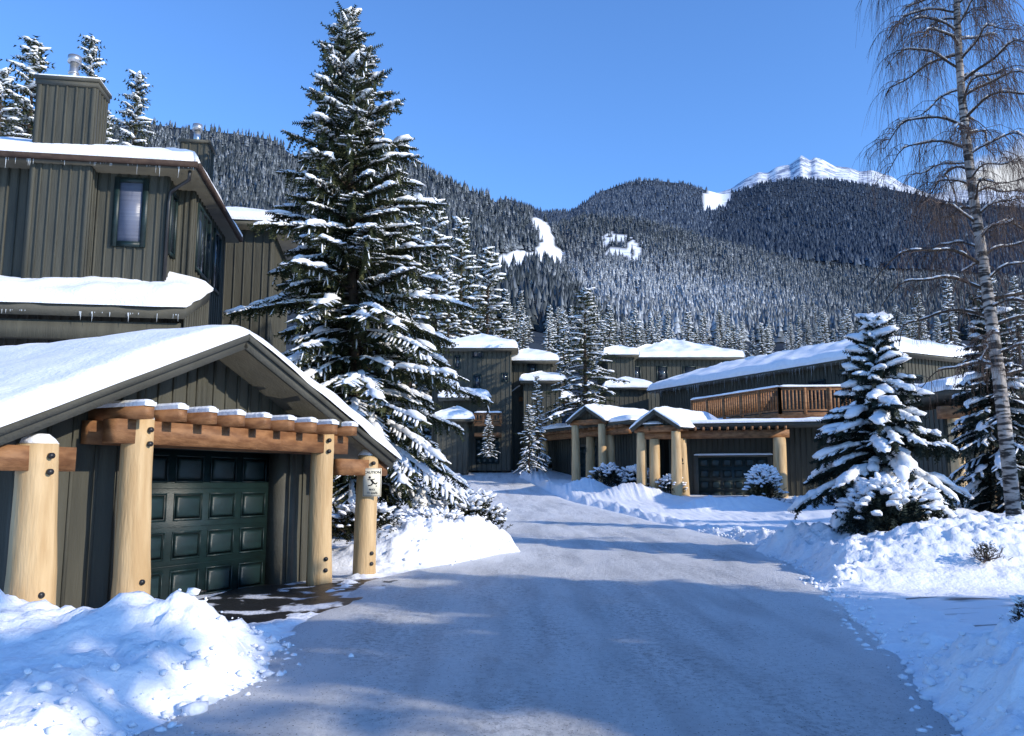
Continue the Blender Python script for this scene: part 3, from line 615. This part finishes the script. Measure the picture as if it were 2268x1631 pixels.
def conifer(par,H,prof,nb,seed,sl=.35,sw=.09,spacing=.14,snow_p=.5,sk=1.0,z0=.04,droop=.28,kt=7,needle='needle',tip_snow=.8,trunk_r=None,hang=.7,rise_hi=.6,rise_lo=-.05,tpl=(IV2,IF2),bulk=1.0,lean=(0,0),pads=0.0,var=0.,frost=0.):
    rs=np.random.RandomState(seed);T=MB();Fo=MB();Sn=MB()
    tr=trunk_r or H*.014
    zz=np.linspace(-.3,H,9);cx_=lambda z:np.array([lean[0]*z/H+.03*math.sin(z*.7+seed),lean[1]*z/H+.03*math.cos(z*.6),z])
    T.tube([cx_(z) for z in zz],tr*(1-np.clip(zz/H,0,1)*.93),8)
    O=[];D=[];L=[];W=[];so=[];sd=[];sl_=[];sw_=[]
    for i in range(nb):
        t=(i+rs.rand())/nb;h=z0+(1-z0)*t**.95;h=min(h,.985)
        BL=prof(h)*rs.uniform(.62,1.12)*(1.12 if rs.rand()<.12 else 1)*(1+var*rs.randn())
        az=i*2.39996+rs.randn()*.25
        o=cx_(h*H);dr=np.array([math.cos(az),math.sin(az),0]);side=np.array([-dr[1],dr[0],0])
        rise=rise_lo+(rise_hi-rise_lo)*h**1.6+rs.randn()*(.08+var*.5);sag=droop*(1-h*.7)
        def pos(s): return o+dr*BL*s+np.array([0,0,BL*(rise*s-sag*s*s+.16*max(0,s-.7)**1.3)])+side*(.06*BL*math.sin(s*3+i))
        if BL>.25: T.tube([pos(s) for s in (0,.3,.6,.95)],[tr*.22,tr*.16,tr*.1,.006],4,False)
        n=max(2,int(BL/spacing))
        for j in range(n):
            s=.12+.88*(j+rs.rand()*.8)/n;p=pos(s);tg=pos(min(s+.05,1.05))-pos(s-.05);tg/=np.linalg.norm(tg)
            for sg in (-1,1):
                ln=sl*(.55+.75*(1-s))*min(1.25,.45+BL*.45)*rs.uniform(.7,1.25)
                d=tg*.72+side*sg*.72+np.array([0,0,-.12-.15*rs.rand()])
                O.append(p);D.append(d);L.append(ln);W.append(sw*rs.uniform(.8,1.2))
                if rs.rand()<snow_p*(.35+.65*s):
                    dn=d/np.linalg.norm(d);so.append(p+dn*ln*.5+np.array([0,0,.02*sk]));sd.append(dn);sl_.append(ln*.52);sw_.append(.034*sk*rs.uniform(.7,1.4))
            if rs.rand()<hang:
                dn=np.array([dr[0]*.3+rs.randn()*.15,dr[1]*.3+rs.randn()*.15,-1.]);lh=sl*rs.uniform(.5,1.0)*(.5+.5*min(1,BL))
                O.append(p);D.append(dn);L.append(lh);W.append(sw)
                if frost and rs.rand()<frost:
                    dn=dn/np.linalg.norm(dn);so.append(p+dn*lh*.6+dr*.03);sd.append(dn);sl_.append(lh*.3);sw_.append(.02*sk)
            if s>.3 and rs.rand()<tip_snow:
                so.append(p+np.array([0,0,.03*sk]));sd.append(tg);sl_.append(max(spacing,.1)*.8*bulk*rs.uniform(.7,1.3));sw_.append(.06*sk*bulk*rs.uniform(.6,1.4))
            if pads and s>.5 and rs.rand()<pads:
                so.append(p+np.array([0,0,.05*sk]));sd.append(tg);sl_.append(.26*rs.uniform(.7,1.5));sw_.append(.14*rs.uniform(.7,1.4))
        O.append(pos(.97));D.append(pos(1)-pos(.9));L.append(sl*.7);W.append(sw)
    for q in range(6):
        O.append(cx_(H*(.94+.01*q)));D.append(np.array([rs.randn()*.5,rs.randn()*.5,1.2]));L.append(sl*.4);W.append(sw*.7)
    O=np.array(O);D=np.array(D);L=np.array(L);W=np.array(W)
    put_shoots(Fo,O,D,L,W,rs,shoot_tpl(kt,seed))
    T.build('trunk',M['bark'],par,smooth=True);Fo.build('crown',M[needle],par)
    if so:
        so=np.array(so);sd=np.array(sd);sd/=np.linalg.norm(sd,axis=1)[:,None];Z=np.tile([0,0.02,1.],(len(so),1))
        S=np.cross(sd,Z);S/=np.linalg.norm(S,axis=1)[:,None]+1e-9;U=np.cross(S,sd);w_=np.array(sw_)
        blobs(Sn,so,sd,S,U,np.array(sl_),w_,w_*.75,rs,tpl,.14,.3)
        Sn.build('snow_load',M['tsnow'],par,smooth=True)
Yb=22.5;o=P(800,1070,Yb);zb_=float(g0(o.x,Yb))
big=thing('spruce_tree','tallest snow laden spruce rising beside the near garage','tree',(o.x,Yb,zb_-.1))
HB=P(745,22,Yb).z-zb_
pf=lambda h:np.interp(h,[0,.1,.27,.4,.53,.67,.79,.85,.9,.95,1],[3.05,3.1,2.95,2.7,2.35,1.7,1.2,.95,.6,.38,.1])
conifer(big,HB,pf,300,5,sl=.50,sw=.11,spacing=.155,snow_p=.95,sk=1.1,z0=.03,droop=.46,kt=6,trunk_r=.2,hang=1.3,rise_hi=.65,rise_lo=.0,lean=(-.78,0),bulk=1.25,pads=.18,tip_snow=.98,var=.10,frost=.35)
Yr=18.2;o=P(1958,1070,Yr);zr_=float(ground(o.x,Yr,False))
rt=thing('spruce_tree','short bushy spruce bowed under thick snow, right of the road','tree',(o.x,Yr,zr_-.15))
HR=P(1965,705,Yr).z-zr_+.1
pr=lambda h:np.interp(h,[0,.1,.25,.4,.52,.62,.75,.85,1],[.95,1.25,1.5,1.5,1.15,.8,.5,.38,.1])
conifer(rt,HR,pr,150,9,sl=.31,sw=.09,spacing=.085,snow_p=.65,sk=1.1,z0=.04,droop=.6,kt=8,needle='needle_blue',tip_snow=.8,trunk_r=.08,hang=1.8,rise_hi=.7,rise_lo=.0,bulk=1.5,pads=.28,var=.13)
Ye=23;o=P(2215,1070,Ye)
re_=thing('spruce_tree','dark drooping snowy spruce behind birch trunk at right edge','tree',(o.x,Ye,float(ground(o.x,Ye,False))-.1))
conifer(re_,6.2,lambda h:1.5*(1-h)**.75+.15,120,19,sl=.45,sw=.1,spacing=.14,snow_p=.5,sk=1.0,droop=.55,needle='needle_blue',rise_lo=-.1,pads=.12)
VAR=[]
for k in range(4):
    hh=10.0
    t=thing('conifer_tree','',"tree")
    wd=[1.75,1.35,2.0,1.55][k]
    conifer(t,hh,(lambda w:(lambda h:w*(1-h)**.8+.12))(wd),[88,78,96,84][k],40+k,sl=.55,sw=.17,spacing=.32,snow_p=[.6,.7,.5,.65][k],sk=1.7,droop=.40,kt=3,tip_snow=.7,hang=.8,tpl=(IV1,IF1),bulk=1.25,needle='needle',var=.10)
    VAR.append(t)
used=[False]*4
def put(k,loc,rz,sc,label,group):
    if not used[k]:
        used[k]=True;t=VAR[k];t.location=loc;t.rotation_euler=(0,0,rz);t.scale=sc;t['label']=label;t['group']=group;return t
    return copy_thing(VAR[k],loc,rz,sc,label,group)
def place(k,px,pyb,pyt,Y,label,group,wf=1.0):
    a=P(px,pyb,Y);H=P(px,pyt,Y).z-a.z;s=H/10
    return put(k,(a.x,a.y,a.z-.1),random.random()*6.28,(s*wf,s*wf,s),label,group)
gl='conifers behind the left house'
for (k,px,b_,t_,Y,wf,lb) in ((0,35,620,85,34,1.4,'tall snowy conifer at far left edge behind the house'),(1,170,560,82,36,1.1,'conifer whose tip rises right behind the tall chimney'),
  (3,275,640,160,38,1.1,'slim conifer between the two chimneys'),(2,-30,600,150,32,1.2,'conifer cut by the left frame edge behind the house'),(1,85,600,190,40,1.3,'shorter conifer between left edge tree and chimney'),
  (0,215,600,240,42,.8,'shorter conifer just right of the tall chimney')):
    place(k,px,b_,t_,Y,lb,gl,wf)
gl='conifers right of the tall spruce'
for (k,px,b_,t_,Y,wf,lb) in ((1,960,930,440,76,1.25,'tallest conifer of the cluster right of the big spruce'),(3,1018,930,480,80,1.1,'second conifer of the cluster, above the far house left end'),
  (0,1078,930,545,84,1.3,'frosty rightmost conifer of the cluster behind the far house'),(2,905,1010,480,72,1.0,'conifer just behind the tall spruce on its right side'),(1,1045,930,575,90,1.1,'thin conifer between the two right hand cluster trees'),
  (0,990,930,600,74,1.0,'short conifer in front of the cluster right of the tall spruce')):
    place(k,px,b_,t_,Y,lb,gl,wf)
gl='conifers among the houses'
for (k,px,b_,t_,Y,wf,lb) in ((2,1298,925,640,55.5,1.75,'full round snowy spruce between the far houses'),(1,1250,900,688,76,.9,'narrow conifer just left of the full round spruce'),
  (3,1190,1035,830,56,.9,'small conifer in front of the far house right half'),(2,1172,1040,895,52,1.2,'small wide spruce beside the road bend'),(0,1082,1010,915,55,1.3,'tiny snowy spruce left of the road bend'),
  (1,1527,835,690,92,1.45,'snowy conifer standing over the distant house roof'),(3,1352,830,675,95,1.0,'conifer tip behind the full round spruce'),(0,1410,830,682,100,1.0,'conifer left behind the distant house'),
  (2,1445,830,700,105,.9,'bushy conifer behind left part of distant house'),(1,1558,830,705,98,1.0,'conifer right behind the one over the distant roof'),(3,1480,830,720,110,1.0,'small conifer behind middle of distant house'),
  (0,1640,830,725,105,1.1,'conifer behind right end of distant house'),(2,1690,830,715,110,1.1,'conifer above left part of long townhouse roof'),(1,1745,830,735,100,1.1,'short conifer above middle of long townhouse roof'),
  (3,1830,800,690,85,1.1,'yellowish conifer above the long townhouse roof'),(0,1880,800,680,80,1.1,'conifer just left of the bushy right spruce tip'),(1,1215,830,700,100,.9,'conifer behind far house right roof'),
  (0,1160,830,690,110,.9,'conifer behind far house middle roof'),(3,1120,830,640,115,.9,'conifer behind far house left roof'),(2,2040,800,650,75,1.1,'conifer left of birch above the townhouse roof end'),
  (1,2110,800,610,80,1.0,'conifer close left of birch trunk'),(0,2200,800,580,70,1.0,'tall conifer right behind birch trunk'),(3,2260,800,610,60,1.0,'conifer at right frame edge behind birch')):
    place(k,px,b_,t_,Y,lb,gl,wf)
gl='tall conifers standing beyond the right frame edge'
off_trees=[(16.3+.7*math.sin(i*2.1),-2.0+i*1.0,9.3+.9*math.sin(i*1.7),2.1) for i in range(8)]+[(19,1.5,10.5,1.9),(19.5,3.5,10.6,1.8),(18.8,13.0,6.6,1.4),(18,-7.8,8.5,1.3),(29,17.5,12,1.2),(16.5,-4.2,13.5,1.2)]
for i,(x,y,h,wf) in enumerate(off_trees):
    copy_thing(VAR[i%4],(x,y,0),i*1.3,(h/10*wf,h/10*wf,h/10),'tall conifer beyond the right frame edge, number %d'%(i+1),gl)
# ================================================================ BIRCH
Yq=17.5;ob=P(2240,1070,Yq);zq=float(ground(ob.x,Yq,False))
bi=thing('birch_tree','tall leaning white barked birch with bare weeping twigs, right edge','tree',(ob.x,Yq,zq-.2))
rs=np.random.RandomState(4);T=MB();Tw=MB();Lm=MB();BS=MB()
HBi=15.5
xt=P(2140,5,Yq).x-ob.x;zt_=P(2140,5,Yq).z-zq
def tp(z):
    t=z/zt_;return np.array([xt*t+.12*math.sin(t*5)-.1*math.sin(t*2),.25*math.sin(t*3),z])
zz=np.linspace(-.2,HBi,24);T.tube([tp(z) for z in zz],.152*(1-.72*np.clip(zz/HBi,0,1)),14)
T.build('trunk',M['birch'],bi,smooth=True)
so=[];sd=[];sl_=[];sw_=[]
for i in range(70):
    h=3.2+(HBi-3.4)*(i/70)**.9;az=i*2.4+rs.randn()*.4
    Lb=rs.uniform(1.3,3.0)*(1.05-.45*(h/HBi));dr=np.array([math.cos(az),math.sin(az),0]);side=np.array([-dr[1],dr[0],0])
    o=tp(h);up=rs.uniform(.35,.95) if h>5 else rs.uniform(.1,.5)
    ph=rs.rand()*6
    def pos(s): return o+dr*Lb*s*(1-.12*s)+np.array([0,0,Lb*(up*s-.55*s*s*(.6+up))])+side*(.16*Lb*math.sin(s*5+ph)*s)+np.array([0,0,.05*Lb*math.sin(s*11+ph)*s])
    ss=np.linspace(0,1,12);pts=[pos(s) for s in ss];Lm.tube(pts,.034*(1-.85*ss)*(Lb/2.6)+.004,6,False)
    for s in ss[1:9]:
        if rs.rand()<.75:
            d=pos(s+.05)-pos(s-.05);d/=np.linalg.norm(d);so.append(pos(s)+np.array([0,0,.035*(1-.7*s)+.008]));sd.append(d);sl_.append(.13);sw_.append(.026)
    nt=16 if h>6 else 8
    for j in range(nt):
        s=rs.uniform(.15,1.0);p=pos(s);a2=az+rs.randn()*1.0;l2=rs.uniform(.35,1.0)
        d2=np.array([math.cos(a2),math.sin(a2),0]);u2=rs.uniform(-.1,.6)
        f2=lambda u:p+d2*l2*u*(1-.2*u)+np.array([0,0,l2*(u2*u-(u2+.4)*u*u)])
        Tw.tube([f2(u) for u in (0,.35,.7,1)],[.009,.007,.005,.003],3,False,rs.rand())
        for m_ in range(8):
            u=rs.uniform(.15,1);p3=f2(u)
            l3=rs.uniform(.25,1.1);dx=rs.randn(2)*.22+d2[:2]*.15
            q=[p3+np.array([dx[0]*l3*v,dx[1]*l3*v,-l3*v*(.35+.65*v)]) for v in (0,.3,.65,1)]
            Tw.tube(q,[.0038,.0032,.0027,.002],3,False,rs.rand())
Lm.build('limb',M['bark'],bi,smooth=True);Tw.build('twigs',M['twig'],bi)
so=np.array(so);sd=np.array(sd);Z=np.tile([0,0,1.],(len(so),1));S=np.cross(sd,Z);S/=np.linalg.norm(S,axis=1)[:,None]+1e-9;U=np.cross(S,sd)
blobs(BS,so,sd,S,U,np.array(sl_),np.array(sw_),np.array(sw_),rs,(IV1,IF1),.15,.3);BS.build('snow_load',M['tsnow'],bi,smooth=True)
# ================================================================ SHRUBS
def shrub(label,x,y,R,H,seed,n=500,snow=.5,needle='shrubneedle',group=None,twiggy=0,sk=1.,zoff=0):
    z=float(ground(x,y,False));t=thing('shrub',label,'shrub',(x,y,z-.05+zoff),0,group);rs=np.random.RandomState(seed)
    a=rs.rand(n)*2*PI;u=rs.rand(n)**.6;e=rs.rand(n)**.8
    lump=1+.22*np.sin(a*3+seed)+.12*rs.randn(n)
    O=np.stack([R*u*np.cos(a)*lump*np.sqrt(1-e*e*.9),R*u*np.sin(a)*lump*np.sqrt(1-e*e*.9),H*(.05+.95*e)*(.8+.2*lump)*np.clip(1.15-.2*u,0,1)],-1)
    D=O/np.array([R,R,H])+rs.randn(n,3)*.35+np.array([0,0,.25]);D/=np.linalg.norm(D,axis=1)[:,None]
    sz=min(R,H)*.3
    Fo=MB();put_shoots(Fo,O-D*sz*.5,D,np.full(n,sz)*rs.uniform(.6,1.2,n),np.full(n,sz*.28),rs,shoot_tpl(5,seed));Fo.build('foliage',M[needle],t)
    St=MB()
    for i in range(16+twiggy):
        k=rs.randint(n);q=O[k]*(1.15 if i>15 else .95);St.tube([(0,0,0),q*.5+rs.randn(3)*.04,q],[.014,.009,.004],4,False)
    St.build('stem',M['twig'],t)
    m=int(n*snow);idx=np.argsort(-(O[:,2]/H+u*.6+rs.rand(n)*.6))[:m];o_=O[idx]+D[idx]*sz*.35+np.array([0,0,.02])
    Sn=MB();dd=D[idx]*np.array([1,1,.25]);dd/=np.linalg.norm(dd,axis=1)[:,None];Z=np.tile([0,0,1.],(m,1));S=np.cross(dd,Z);S/=np.linalg.norm(S,axis=1)[:,None]+1e-9;U=np.cross(S,dd)
    w_=sk*min(R,H)*.09*rs.uniform(.5,1.4,m);blobs(Sn,o_,dd,S,U,w_*1.6,w_,w_*.75,rs,(IV2,IF2),.13,.35);Sn.build('snow_load',M['tsnow'],t,smooth=True)
    return t
shrub('wide snow dusted shrub on snow bank between last log post and road',-1.9,19.6,1.1,.62,1,800,.5,twiggy=60,sk=.9,zoff=-.02)
shrub('twiggy snow tipped shrub behind the bank at base of tall spruce',-1.2,21.8,1.0,1.05,2,600,.45,twiggy=90,sk=.8)
shrub('dark low shrub against garage wall end near last log post',-3.1,18.0,.9,.7,3,500,.35)
shrub('round snow topped shrub beside the number 2 garage door',11.7,39.0,.85,1.6,4,700,.45,sk=1.1)
shrub('left round evergreen shrub between the two right garages',5.6,48.5,1.0,1.2,5,500,.3,'needle_blue')
shrub('right snowy evergreen shrub between the two right garages',7.2,48.0,1.1,1.2,6,500,.5,'needle_blue')
shrub('snowy shrub in front of the porch of number 2 garage',8.2,43.4,.7,.9,7,400,.5)
shrub('dark rounded shrub under the bushy right spruce',7.55,16.9,.95,1.0,8,900,.25,'needle_blue')
shrub('dark twig tuft poking through right snow bank',7.75,13.9,.28,.25,9,160,.15,zoff=.12)
shrub('small dark plant sticking out of the snow at lower right corner',4.22,7.0,.20,.30,10,160,.3,zoff=.05)
for i,(x,y) in enumerate(((12.9,37.4),(14.0,37.0))):
    shrub(['left','right'][i]+' one of two low snow mounded shrubs before number 2 garage',x,y,.6,.35,20+i,220,.6,sk=1.3)
shrub('snow covered shrub at far road bend, right bank',1.9,58.5,.9,.8,30,350,.6)
# ================================================================ HILLS
def layer(name,rows,nx,ny,px0,px1,m,mask=None,amp=.01,seed=0.,rough=1.0):
    pxs=np.linspace(px0,px1,nx);XS=[];YS=[];ZS=[];AS=[]
    seg=len(rows)-1;tt=np.linspace(0,seg,ny)
    Yk=np.array([r[0] for r in rows]);Pk=np.stack([np.interp(pxs,*zip(*r[1])) if not np.isscalar(r[1]) else np.full(nx,r[1]) for r in rows])
    for t in tt:
        i=min(int(t),seg-1);u=t-i
        Y=Yk[i]*(Yk[i+1]/Yk[i])**u;py=Pk[i]*(1-u)+Pk[i+1]*u
        a=(pxs-CX)/F;b=(CY-py)/F;dy=cp-b*sp_;dz=sp_+b*cp
        X=a*Y/dy;Z=CH+dz*Y/dy
        Z=Z+amp*Y*fbm(X/Y*9+seed,np.full(nx,math.log(Y)*5),4)*(.4 if t>seg-.01 else 1)*rough
        XS.append(X);YS.append(np.full(nx,Y));ZS.append(Z);AS.append(mask(pxs,py) if mask else np.zeros(nx))
    XS.append(XS[-1]*1.25);YS.append(YS[-1]*1.25);ZS.append(np.full(nx,0.0));AS.append(AS[-1])
    X,Y,Z,A=map(np.array,(XS,YS,ZS,AS))
    grid(X,Y,Z,name,m,a=A,kind='structure')
    return tt,pxs,X,Y,Z,A
def sample(L,u,t):
    tt,pxs,X,Y,Z,A=L;ny=len(tt);fi=u*(len(pxs)-1);fj=t*(ny-1)
    i=np.clip(fi.astype(int),0,len(pxs)-2);j=np.clip(fj.astype(int),0,ny-2);a=fi-i;b=fj-j
    g=lambda M_:(M_[j,i]*(1-a)*(1-b)+M_[j,i+1]*a*(1-b)+M_[j+1,i]*(1-a)*b+M_[j+1,i+1]*a*b)
    return g(X),g(Y),g(Z),g(A)
def forest(name,L,n,h0,h1,seed,m,label,t0=0.,tpow=1.0,snow=None,tiers=3,wid=.2,ns=6,zig=0):
    rs=np.random.RandomState(seed);u=rs.rand(n);t=t0+(1-t0)*rs.rand(n)**tpow
    x,y,z,a=sample(L,u,t);k=a<.3;x,y,z=x[k],y[k],z[k];n=len(x)
    h=rs.uniform(h0,h1,n)*(1+.25*noise(x*.01,y*.01));w=h*wid*rs.uniform(.75,1.25,n)
    sn=snow(x,y,z,rs.rand(n))
    V=[];A=[];Fc=[];off=0
    th=np.arange(ns)*2*PI/ns
    zg=1+zig*np.where(np.arange(ns)%2==0,.35,-.45)
    for q in range(tiers):
        f=q/tiers;b=.05+.87*f;tpz=1.0 if q==tiers-1 else min(1,b+1.7/tiers)
        rr=w*(1-.85*f)
        ap=np.stack([x,y,z+h*tpz],-1)[:,None]
        jr=rs.uniform(.65,1.3,(n,ns))*zg[None];an=th[None]+rs.rand(n)[:,None]*6
        rim=np.stack([x[:,None]+rr[:,None]*jr*np.cos(an),y[:,None]+rr[:,None]*jr*np.sin(an),z[:,None]+h[:,None]*(b-.04*jr+.02*rs.randn(n,ns))],-1)
        V.append(np.concatenate([ap,rim],1));A.append(np.concatenate([(sn*.1)[:,None],np.clip(sn[:,None]*rs.uniform(.2,1.9,(n,ns)),0,1)],1))
        for s in range(ns): Fc.append([off,off+1+s,off+1+(s+1)%ns])
        off+=ns+1
    V=np.concatenate(V,1);A=np.concatenate(A,1);Fc=np.array(Fc)
    b=MB();b.add(V.reshape(-1,3),(Fc[None]+(np.arange(n)*off)[:,None,None]).reshape(-1,3),A.ravel())
    o=b.build(name,m,kind='stuff');o['label']=label;o['category']='forest'
def poly(px,py,P_):
    r=np.zeros(np.shape(px),bool);n=len(P_);px=np.asarray(px,float);py=np.zeros_like(px)+py
    for i in range(n):
        x0,y0=P_[i];x1,y1=P_[(i+1)%n]
        c=((y0>py)!=(y1>py))&(px<(x1-x0)*(py-y0)/((y1-y0) if y1!=y0 else 1e-9)+x0);r^=c
    return r.astype(float)
RUN1=[(1092,578),(1130,562),(1185,552),(1200,532),(1190,512),(1178,495),(1184,480),(1206,478),(1206,492),(1220,512),(1228,548),(1252,566),(1242,590),(1180,592),(1104,602)]
RUN2=[(1320,535),(1350,518),(1390,525),(1425,545),(1420,575),(1350,575)]
RUN3=[(1555,440),(1570,424),(1618,424),(1618,440),(1605,465),(1560,468)]
mL=lambda px,py:poly(px,py,RUN1)
mM=lambda px,py:np.maximum(poly(px,py,RUN1),poly(px,py,RUN2)*(noise(px*.08,py*.1*np.ones_like(px))>-.25))
mF=lambda px,py:poly(px,py,RUN3)
cl0=[(-600,200),(0,240),(250,275),(340,275),(450,288),(600,309),(650,345),(720,326),(830,340),(930,370),(1020,412),(1100,450),(1160,470),(1215,494),(1260,560),(1400,700)]
L0=layer('left_hill',[(75,[(-600,800),(700,900),(1100,960),(1400,960)]),(170,[(-600,600),(800,700),(1100,780),(1400,820)]),(1000,cl0)],260,110,-600,1400,M['hill'],mL,.006,1.)
cl1=[(1000,640),(1100,590),(1180,585),(1225,505),(1290,480),(1400,486),(1500,510),(1600,538),(1700,556),(1850,596),(2000,608),(2300,618),(2800,608)]
L1=layer('middle_hill',[(120,880),(260,[(900,790),(1100,770),(1500,765),(2800,745)]),(1250,cl1)],260,110,980,2800,M['hill'],mM,.004,5.)
cl2=[(900,560),(1120,440),(1180,462),(1210,472),(1270,468),(1330,424),(1390,404),(1450,401),(1520,411),(1600,434),(1640,426),(1700,406),(1770,398),(1850,402),(1920,412),(1990,424),(2100,446),(2268,458),(2800,406)]
L2=layer('far_mountain',[(1300,[(900,700),(1300,520),(2800,680)]),(3200,cl2)],180,70,1000,2800,M['hill'],mF,.004,9.)
cl3=[(1400,470),(1580,432),(1620,420),(1650,402),(1680,388),(1700,390),(1720,378),(1750,372),(1775,350),(1795,360),(1805,352),(1820,355),(1850,368),(1880,370),(1905,378),(1930,374),(1975,388),(1995,402),(2060,430),(2300,420),(2600,440)]
layer('snowy_peak',[(4200,470),(6500,cl3)],260,60,1400,2600,M['peak'],None,.0035,2.,1.6)
forest('near_hill_forest',L0,14000,7.5,13,1,M['forest'],'dense snowy conifer forest covering the left hillside',.60,.85,lambda X,Y,Z,r:.08+.34*r**1.5,tiers=4,wid=.17,zig=1)
fr=lambda X,Y,Z,r:np.clip(.12+.24*r+.64*np.exp(-((X/Y-.2)/.17)**2)*np.exp(-((Y-470)/280)**2)+.12*noise(X*.01,Y*.006),0,1)  # random frost, plus a pale patch that paints valley mist into the trees
forest('valley_forest',L1,17000,6.5,11.5,2,M['forest'],'frosted conifer forest on the middle hill above the houses, its mist painted as extra frost',.52,.88,fr,tiers=5,wid=.17,ns=6,zig=1)
forest('mountain_forest',L2,18000,12,20,3,M['hazeforest'],'dark distant forest on the far mountain',0.,1.0,lambda X,Y,Z,r:np.clip(.02+.22*r**1.5+.15*(X/Y<.25),0,1),tiers=2,wid=.24)
rs=np.random.RandomState(77)
n=150;u=rs.uniform(.0,.62,n);t=rs.uniform(.22,.62,n);x,y,z,a=sample(L1,u,t)
for i in range(n):
    h=rs.uniform(8,12.5);wf=rs.uniform(1.0,1.35)
    put(i%4,(x[i],y[i],z[i]-.3),rs.rand()*6,(h/10*wf,h/10*wf,h/10),'frosty conifer in the crowded forest edge at the foot of the mountain','conifers along the foot of the mountain')
n=90;u=rs.uniform(.45,1.0,n);t=rs.uniform(.36,.66,n);x,y,z,a=sample(L0,u,t)
for i in range(n):
    h=rs.uniform(9,13);wf=rs.uniform(.9,1.2)
    put(i%4,(x[i],y[i],z[i]-.3),rs.rand()*6,(h/10*wf,h/10*wf,h/10),'snowy conifer on the lower left hillside behind the tall spruce','conifers on the lower left hillside')
# ================================================================ LIGHT, SKY, CAMERA
sv=Vector((.88,-.47,0)).normalized();EL=math.radians(24)
S3=Vector((sv.x*math.cos(EL),sv.y*math.cos(EL),math.sin(EL)))
ld=bpy.data.lights.new('sun','SUN');ld.energy=4.9;ld.angle=math.radians(.5);ld.color=(1,.90,.75)
lo=bpy.data.objects.new('sun',ld);C.objects.link(lo);lo.rotation_euler=S3.to_track_quat('Z','Y').to_euler()
wd=bpy.data.worlds.new('World');bpy.context.scene.world=wd;wd.use_nodes=True;n=wd.node_tree.nodes;l=wd.node_tree.links
bg=n['Background'];bg.inputs['Strength'].default_value=.118
sk=n.new('ShaderNodeTexSky');sk.sky_type='NISHITA';sk.sun_disc=False;sk.sun_elevation=EL;sk.sun_rotation=math.atan2(sv.x,sv.y);sk.altitude=700;sk.air_density=1.0;sk.dust_density=.5;sk.ozone_density=2.0
tint=n.new('ShaderNodeMixRGB');tint.blend_type='MULTIPLY';tint.inputs[0].default_value=1;tint.inputs[2].default_value=(1.20,1.82,2.6,1)
l.new(sk.outputs[0],tint.inputs[1])
cdv=(P(2250,385,100)-Vector((0,0,CH))).normalized()
tc=n.new('ShaderNodeTexCoord')
sb=n.new('ShaderNodeVectorMath');sb.operation='SUBTRACT';l.new(tc.outputs['Generated'],sb.inputs[0]);sb.inputs[1].default_value=cdv
ml=n.new('ShaderNodeVectorMath');ml.operation='MULTIPLY';ml.inputs[1].default_value=(18,18,30);l.new(sb.outputs[0],ml.inputs[0])
le=n.new('ShaderNodeVectorMath');le.operation='LENGTH';l.new(ml.outputs[0],le.inputs[0])
nz=n.new('ShaderNodeTexNoise');nz.inputs['Scale'].default_value=22;nz.inputs['Detail'].default_value=6;l.new(tc.outputs['Generated'],nz.inputs['Vector'])
m1=n.new('ShaderNodeMath');m1.operation='MULTIPLY';m1.inputs[1].default_value=2.2;l.new(nz.outputs['Fac'],m1.inputs[0])
m2=n.new('ShaderNodeMath');m2.operation='SUBTRACT';l.new(m1.outputs[0],m2.inputs[0]);l.new(le.outputs['Value'],m2.inputs[1])
m3=n.new('ShaderNodeMath');m3.operation='MULTIPLY';m3.inputs[1].default_value=1.6;m3.use_clamp=True;l.new(m2.outputs[0],m3.inputs[0])
mxc=n.new('ShaderNodeMixRGB');l.new(m3.outputs[0],mxc.inputs[0]);l.new(tint.outputs[0],mxc.inputs[1]);mxc.inputs[2].default_value=(7.0,7.3,7.8,1)
l.new(mxc.outputs[0],bg.inputs[0])
cd_=bpy.data.cameras.new('camera');cam=bpy.data.objects.new('camera',cd_);C.objects.link(cam)
cam.location=(0,0,CH);cam.rotation_euler=(PI/2+PT,0,0);cd_.sensor_width=36;cd_.lens=36*F/2268;cd_.clip_end=20000;cd_.clip_start=.1
bpy.context.scene.camera=cam
sc=bpy.context.scene;sc.view_settings.view_transform='Standard';sc.view_settings.look='None';sc.view_settings.exposure=0
